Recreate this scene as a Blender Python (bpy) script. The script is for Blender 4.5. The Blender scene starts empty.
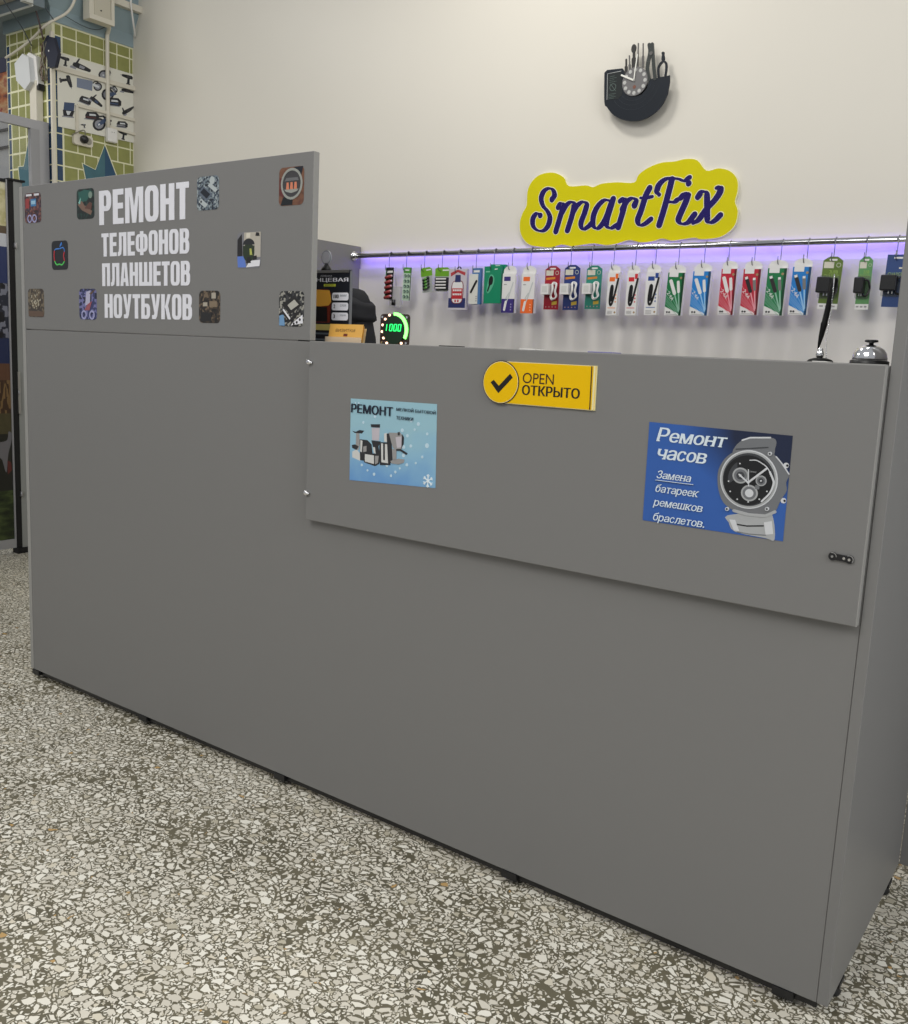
import bpy, bmesh, math, random, json
from mathutils import Vector, Matrix
random.seed(7)
S = bpy.context.scene
COL = S.collection

# ------------------------------------------------------------------ camera, world, lights, exposure
CAM = (2.74658, -1.54029, 1.08770)
ROT = (0.134409, 0.625518, 0.092508)      # rotation vector of the view
def cam_matrix():
    r = Vector(ROT); t = r.length
    K = Matrix.Rotation(t, 3, r)
    R0 = Matrix(((1, 0, 0), (0, 0, -1), (0, 1, 0)))
    Rm = K @ R0                              # world to view (x right, y down, z forward)
    Rb = Matrix(((1, 0, 0), (0, -1, 0), (0, 0, -1))) @ Rm
    M = Rb.transposed().to_4x4(); M.translation = Vector(CAM); return M
cd = bpy.data.cameras.new('camera'); cam = bpy.data.objects.new('camera', cd); COL.objects.link(cam)
cam.matrix_world = cam_matrix(); cd.sensor_fit = 'AUTO'; cd.sensor_width = 36; cd.lens = 929.0 / 1024 * 36
cd.shift_y = (497.4 - 512) / 1024; cd.clip_start = 0.02
S.camera = cam
S.view_settings.view_transform = 'Standard'; S.view_settings.look = 'None'
S.view_settings.exposure = 0.0; S.view_settings.gamma = 1.0; S.view_settings.use_curve_mapping = False
w = bpy.data.worlds.new('world'); S.world = w; w.use_nodes = True
w.node_tree.nodes['Background'].inputs[0].default_value = (0.94, 0.97, 1.0, 1)
w.node_tree.nodes['Background'].inputs[1].default_value = 0.41
def area(name, loc, target, size, power, col, sy=None):
    l = bpy.data.lights.new(name, 'AREA'); l.energy = power; l.color = col; l.size = size
    if sy: l.shape = 'RECTANGLE'; l.size_y = sy
    o = bpy.data.objects.new(name, l); COL.objects.link(o); o.location = loc
    o.rotation_euler = (Vector(target) - Vector(loc)).to_track_quat('-Z', 'Y').to_euler(); return o
area('ceiling_panel_hall', (1.5, -2.7, 3.2), (1.4, -1.6, 0), 1.6, 63, (1, .98, .93), 1.6)
area('overhead_fill_left', (-2.0, -0.6, 3.3), (-1.9, -0.4, 0), 0.9, 33, (1, .98, .94), 0.9)  # unseen fill light added to brighten the tool print on the pillar
area('overhead_fill_right', (4.4, -1.6, 3.3), (3.9, -1.0, 0), 1.0, 22, (1, .98, .94), 1.0)  # added fill, no lamp in view; lifts the right side panel
area('side_fill_right', (4.9, -0.6, 1.9), (2.4, 0.2, 1.1), 1.3, 34, (.97, .99, 1.0), 1.5)  # invented upright fill, not a real window; lights the side panel face-on
area('ceiling_lamp_kiosk', (0.9, 0.62, 3.0), (0.95, 0.75, 0), 0.35, 14, (1, .975, .93), 0.25)
area('ceiling_lamp_kiosk', (1.9, 0.5, 3.2), (1.8, 0.8, 0), 0.25, 4, (1, .97, .92), 0.25)

# ------------------------------------------------------------------ helpers
MATS = {}
def lin(c): return tuple((x / 12.92 if x <= .04045 else ((x + .055) / 1.055) ** 2.4) for x in c)
def rgb(r, g, b): return lin((r / 255, g / 255, b / 255))
def mat(name, col, rough=.5, metal=0, emit=None, es=1, noise=0, nscale=40, spec=.5, alpha=None, coat=0):
    if name in MATS: return MATS[name]
    m = bpy.data.materials.new(name); m.use_nodes = True; nt = m.node_tree; b = nt.nodes['Principled BSDF']
    b.inputs['Base Color'].default_value = (*col, 1); b.inputs['Roughness'].default_value = rough
    b.inputs['Metallic'].default_value = metal; b.inputs['Specular IOR Level'].default_value = spec
    b.inputs['Coat Weight'].default_value = coat
    if emit: b.inputs['Emission Color'].default_value = (*emit, 1); b.inputs['Emission Strength'].default_value = es
    if alpha is not None: b.inputs['Alpha'].default_value = alpha
    if noise:
        tc = nt.nodes.new('ShaderNodeTexCoord'); n = nt.nodes.new('ShaderNodeTexNoise'); n.inputs['Scale'].default_value = nscale
        n.inputs['Detail'].default_value = 4
        r = nt.nodes.new('ShaderNodeMix'); r.data_type = 'RGBA'
        r.inputs['A'].default_value = (*[c * (1 - noise) for c in col], 1); r.inputs['B'].default_value = (*[min(1, c * (1 + noise)) for c in col], 1)
        nt.links.new(tc.outputs['Object'], n.inputs['Vector']); nt.links.new(n.outputs[0], r.inputs['Factor']); nt.links.new(r.outputs['Result'], b.inputs['Base Color'])
    MATS[name] = m; return m
def pic(name, cols, scale=60, kind='voronoi', rough=.3, vec=(1, 1, 1)):
    """a printed picture: cells of colour from a ramp"""
    if name in MATS: return MATS[name]
    m = bpy.data.materials.new(name); m.use_nodes = True; nt = m.node_tree; b = nt.nodes['Principled BSDF']; b.inputs['Roughness'].default_value = rough
    tc = nt.nodes.new('ShaderNodeTexCoord'); mp = nt.nodes.new('ShaderNodeMapping'); mp.inputs['Scale'].default_value = vec
    nt.links.new(tc.outputs['Object'], mp.inputs[0])
    if kind == 'voronoi':
        t = nt.nodes.new('ShaderNodeTexVoronoi'); t.inputs['Scale'].default_value = scale; t.distance = 'CHEBYCHEV'
        s = nt.nodes.new('ShaderNodeSeparateColor'); nt.links.new(t.outputs['Color'], s.inputs[0]); out = s.outputs[0]
    else:
        t = nt.nodes.new('ShaderNodeTexNoise'); t.inputs['Scale'].default_value = scale; t.inputs['Detail'].default_value = 5; out = t.outputs[0]
    nt.links.new(mp.outputs[0], t.inputs['Vector'])
    cr = nt.nodes.new('ShaderNodeValToRGB'); nt.links.new(out, cr.inputs[0]); e = cr.color_ramp.elements
    lo, hi = (0, 1) if kind == 'voronoi' else (.33, .67)
    e[0].position = lo; e[0].color = (*cols[0], 1); e[1].position = hi; e[1].color = (*cols[-1], 1)
    for i, c in enumerate(cols[1:-1]):
        x = e.new(lo + (hi - lo) * (i + 1) / (len(cols) - 1)); x.color = (*c, 1)
    if kind == 'voronoi': cr.color_ramp.interpolation = 'CONSTANT'
    nt.links.new(cr.outputs[0], b.inputs['Base Color']); MATS[name] = m; return m

def origin_of(o):
    v = Vector((0, 0, 0))
    while o is not None: v += o.location; o = o.parent
    return v
class MB:
    """collects shapes in world coordinates; build() links them as one mesh object"""
    def __init__(s): s.v = []; s.f = []; s.m = []; s.mats = []; s.sm = []; s.lift = 0.0
    def mi(s, m):
        if m not in s.mats: s.mats.append(m)
        return s.mats.index(m)
    def add(s, vs, fs, m, smooth=False):
        k = len(s.v); s.v += [tuple(v) for v in vs]; i = s.mi(m)
        for f in fs: s.f.append([a + k for a in f]); s.m.append(i); s.sm.append(smooth)
        return s
    def box(s, x0, x1, y0, y1, z0, z1, m, R=None, c=None):
        vs = [(x, y, z) for x in (x0, x1) for y in (y0, y1) for z in (z0, z1)]
        if R is not None:
            c = Vector(c); vs = [R @ (Vector(v) - c) + c for v in vs]
        return s.add(vs, [(0, 1, 3, 2), (4, 6, 7, 5), (0, 4, 5, 1), (2, 3, 7, 6), (0, 2, 6, 4), (1, 5, 7, 3)], m)
    def bbox(s, x0, x1, y0, y1, z0, z1, m, b=.002):
        bm = bmesh.new(); bmesh.ops.create_cube(bm, size=1)
        for v in bm.verts: v.co = Vector(((x0 + x1) / 2 + v.co.x * (x1 - x0), (y0 + y1) / 2 + v.co.y * (y1 - y0), (z0 + z1) / 2 + v.co.z * (z1 - z0)))
        bmesh.ops.bevel(bm, geom=list(bm.edges), offset=b, segments=2, affect='EDGES', profile=.5)
        return s.bm(bm, m)
    def bm(s, bm, m, smooth=False, T=None):
        bm.verts.index_update(); vs = [v.co.copy() for v in bm.verts]
        if T is not None: vs = [T @ v for v in vs]
        s.add(vs, [[v.index for v in f.verts] for f in bm.faces], m, smooth); bm.free(); return s
    def poly(s, pts, fr, d0, d1, m):
        """polygon pts (u,v) extruded between depths d0 and d1; fr(u,v,d) gives the point"""
        n = len(pts); s.lift += 1e-5; d1 += s.lift
        vs = [fr(u, v, d1) for u, v in pts] + [fr(u, v, d0) for u, v in pts]
        fs = tess(pts) + [[i, i + n, (i + 1) % n + n, (i + 1) % n] for i in range(n)]
        return s.add(vs, fs, m)
    def stroke(s, pts, wd, fr, d0, d1, m, closed=False, caps=True):
        """ribbon along pts; wd a width or a function of (t, direction)"""
        n = len(pts); L = []; Rr = []; s.lift += 1e-5; dd1 = d1; d1 += s.lift
        for i, p in enumerate(pts):
            a = pts[i - 1] if i or closed else pts[0]; b = pts[(i + 1) % n] if i < n - 1 or closed else pts[-1]
            d = Vector((b[0] - a[0], b[1] - a[1])); d = d.normalized() if d.length > 1e-9 else Vector((1, 0)); nn = Vector((-d.y, d.x))
            ww = (wd(i / max(1, n - 1), d) if callable(wd) else wd) / 2
            L.append((p[0] + nn.x * ww, p[1] + nn.y * ww)); Rr.append((p[0] - nn.x * ww, p[1] - nn.y * ww))
        for i in range(n if closed else n - 1):      # one small slab per step, each a hair higher, so bends never coincide
            j = (i + 1) % n; dd = d1 + (i * 7 % 17) * 1.4e-5; Q = (L[i], L[j], Rr[j], Rr[i])
            s.add([fr(u, v, dd) for u, v in Q] + [fr(u, v, d0) for u, v in Q], [[0, 1, 2, 3], [4, 5, 1, 0], [3, 2, 6, 7]], m)
        if caps and not closed:
            for i in (0, n - 1):
                r = math.dist(L[i], Rr[i]) / 2; s.disc(pts[i], r, fr, d0, dd1, m, 14)
        return s
    def disc(s, c, r, fr, d0, d1, m, n=28, ry=None):
        ry = ry or r
        return s.poly([(c[0] + r * math.cos(6.28318 * k / n), c[1] + ry * math.sin(6.28318 * k / n)) for k in range(n)], fr, d0, d1, m)
    def ring(s, c, r0, r1, fr, d0, d1, m, n=40, a0=0, a1=360, q=1.0):
        st = [(c[0] + (r0 + r1) / 2 * math.cos(math.radians(a0 + (a1 - a0) * k / n)), c[1] + q * (r0 + r1) / 2 * math.sin(math.radians(a0 + (a1 - a0) * k / n))) for k in range(n + (a1 - a0 < 360))]
        return s.stroke(st, r1 - r0, fr, d0, d1, m, closed=(a1 - a0 >= 360), caps=False)
    def tube(s, pts, r, m, n=10, smooth=True):
        pts = [Vector(p) for p in pts]; N = len(pts); vs = []; up = Vector((0, 0, 1))
        d0 = (pts[1] - pts[0]).normalized(); a = d0.cross(up) if abs(d0.z) < .95 else d0.cross(Vector((1, 0, 0))); a.normalize()
        for i, p in enumerate(pts):
            d = (pts[min(i + 1, N - 1)] - pts[max(i - 1, 0)]).normalized(); a = (a - d * a.dot(d)).normalized(); b = d.cross(a)
            rr = r[i] if isinstance(r, (list, tuple)) else r
            vs += [p + (a * math.cos(6.28318 * k / n) + b * math.sin(6.28318 * k / n)) * rr for k in range(n)]
        fs = [[i * n + k, i * n + (k + 1) % n, (i + 1) * n + (k + 1) % n, (i + 1) * n + k] for i in range(N - 1) for k in range(n)]
        fs += [list(range(n))[::-1], [(N - 1) * n + k for k in range(n)]]
        return s.add(vs, fs, m, smooth)
    def lathe(s, c, prof, m, n=32, smooth=True, axis=None):
        """prof: (radius, height) from bottom to top around a vertical axis at c"""
        vs = []; fs = []
        for r, h in prof: vs += [Vector((r * math.cos(6.28318 * k / n), r * math.sin(6.28318 * k / n), h)) for k in range(n)]
        for i in range(len(prof) - 1): fs += [[i * n + k, i * n + (k + 1) % n, (i + 1) * n + (k + 1) % n, (i + 1) * n + k] for k in range(n)]
        fs += [list(range(n))[::-1], [(len(prof) - 1) * n + k for k in range(n)]]
        Q = axis.to_track_quat('Z', 'Y').to_matrix() if axis is not None else Matrix.Identity(3)
        return s.add([Q @ v + Vector(c) for v in vs], fs, m, smooth)
    def build(s, name, parent=None, **kw):
        me = bpy.data.meshes.new(name)
        if parent is not None: og = origin_of(parent)
        else:
            xs = [v[0] for v in s.v]; ys = [v[1] for v in s.v]; zs = [v[2] for v in s.v]
            og = Vector(((min(xs) + max(xs)) / 2, (min(ys) + max(ys)) / 2, min(zs)))
        me.from_pydata([tuple(Vector(v) - og) for v in s.v], [], s.f)
        for m in s.mats: me.materials.append(m)
        me.polygons.foreach_set('material_index', s.m); me.polygons.foreach_set('use_smooth', s.sm)
        bm = bmesh.new(); bm.from_mesh(me); bmesh.ops.recalc_face_normals(bm, faces=bm.faces); bm.to_mesh(me); bm.free(); me.update()
        o = bpy.data.objects.new(name, me); COL.objects.link(o)
        if parent is not None: o.parent = parent
        else: o.location = og
        for k, v in kw.items(): o[k] = v
        return o
def tess(pts):
    from mathutils.geometry import tessellate_polygon
    return [list(t) for t in tessellate_polygon([[Vector((u, v, 0)) for u, v in pts]])]
def thing(name, loc, label, category, group=None):
    o = bpy.data.objects.new(name, None); COL.objects.link(o); o.location = loc; o.empty_display_size = .05
    o['label'] = label; o['category'] = category
    if group: o['group'] = group
    return o
def smooth(pts, k=8, closed=False):
    P = [Vector(p) for p in pts]; n = len(P); out = []
    for i in range(n if closed else n - 1):
        a = P[(i - 1) % n] if closed or i else P[0] * 2 - P[1]; b = P[i]; c = P[(i + 1) % n]; d = P[(i + 2) % n] if closed or i < n - 2 else P[-1] * 2 - P[-2]
        for j in range(k):
            t = j / k; out.append(tuple(.5 * ((2 * b) + (c - a) * t + (2 * a - 5 * b + 4 * c - d) * t * t + (3 * b - a - 3 * c + d) * t ** 3)))
    if not closed: out.append(tuple(P[-1]))
    return out
def front(y): return lambda u, v, d: (u, y - d, v)          # a plane that faces the hall
def side(x): return lambda u, v, d: (x + d, u, v)           # a plane that faces right
_tc = {}
def glyphs(txt, bold=0.0):
    """letter outlines filled by the non-zero winding rule"""
    if txt in _tc: return _tc[txt]
    from mathutils.geometry import delaunay_2d_cdt
    V = []; F = []
    pen = 0.0
    c = bpy.data.curves.new('lettering', 'FONT'); c.body = txt; c.resolution_u = 5; c.dimensions = '2D'; c.fill_mode = 'NONE'
    o = bpy.data.objects.new('lettering', c); COL.objects.link(o); me = o.to_mesh()
    P = [(v.co.x, v.co.y) for v in me.vertices]; nb = {}
    for e in me.edges:
        p, q = e.vertices; nb.setdefault(p, []).append(q); nb.setdefault(q, []).append(p)
    o.to_mesh_clear(); bpy.data.objects.remove(o); bpy.data.curves.remove(c)
    loops = []; seen = set()
    for st in range(len(P)):
        if st in seen or st not in nb: continue
        lp = [st]; seen.add(st); cur = st; nxt = st + 1 if st + 1 in nb[st] else nb[st][0]
        while nxt is not None and nxt not in seen:
            lp.append(nxt); seen.add(nxt); c2 = [x for x in nb[nxt] if x not in seen]; nxt = c2[0] if c2 else None
        if len(lp) > 2: loops.append(lp)
    vin = [Vector(p) for p in P]; ein = [(lp[i], lp[(i + 1) % len(lp)]) for lp in loops for i in range(len(lp))]
    r = delaunay_2d_cdt(vin, ein, [], 0, 1e-6); vo = [tuple(v) for v in r[0]]; fo = r[2]; seg = [(P[p], P[q]) for p, q in ein]
    for f in fo:
        cx = sum(vo[i][0] for i in f) / len(f); cy = sum(vo[i][1] for i in f) / len(f); wn = 0
        for (x0, y0), (x1, y1) in seg:
            if (y0 <= cy) != (y1 <= cy):
                t = (cy - y0) / (y1 - y0)
                if x0 + t * (x1 - x0) > cx: wn += 1 if y1 > y0 else -1
        if wn: F.append(list(f))
    _tc[txt] = (vo, F); return vo, F
def text(mb, txt, u0, v0, u1, v1, fr, d, m, bold=0.0, shear=0.0, th=.0004):
    """text fitted into the rectangle, with real thickness"""
    vs, fs = glyphs(txt, min(bold, 0.0)); vs = [(x + shear * y, y) for x, y in vs]
    a = min(x for x, _ in vs); b = max(x for x, _ in vs); c = min(y for _, y in vs); e = max(y for _, y in vs)
    P = [(u0 + (x - a) / (b - a) * (u1 - u0), v0 + (y - c) / (e - c) * (v1 - v0)) for x, y in vs]
    if bold > 0:                               # heavier strokes: the same letters set side by side
        k = (u1 - u0) / (b - a) * bold * 1.1
        for i in (-1, -.5, .5, 1):
            mb.lift += 1e-5; mb.add([fr(x + i * k, y, d + th + mb.lift) for x, y in P], fs, m)
    mb.lift += 1e-5; mb.add([fr(x, y, d + th + mb.lift) for x, y in P], fs, m)
def rrect(u0, v0, u1, v1, r, n=5):
    out = []
    for cx, cy, a in ((u1 - r, v1 - r, 0), (u0 + r, v1 - r, 90), (u0 + r, v0 + r, 180), (u1 - r, v0 + r, 270)):
        out += [(cx + r * math.cos(math.radians(a + 90 * k / n)), cy + r * math.sin(math.radians(a + 90 * k / n))) for k in range(n + 1)]
    return out
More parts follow.
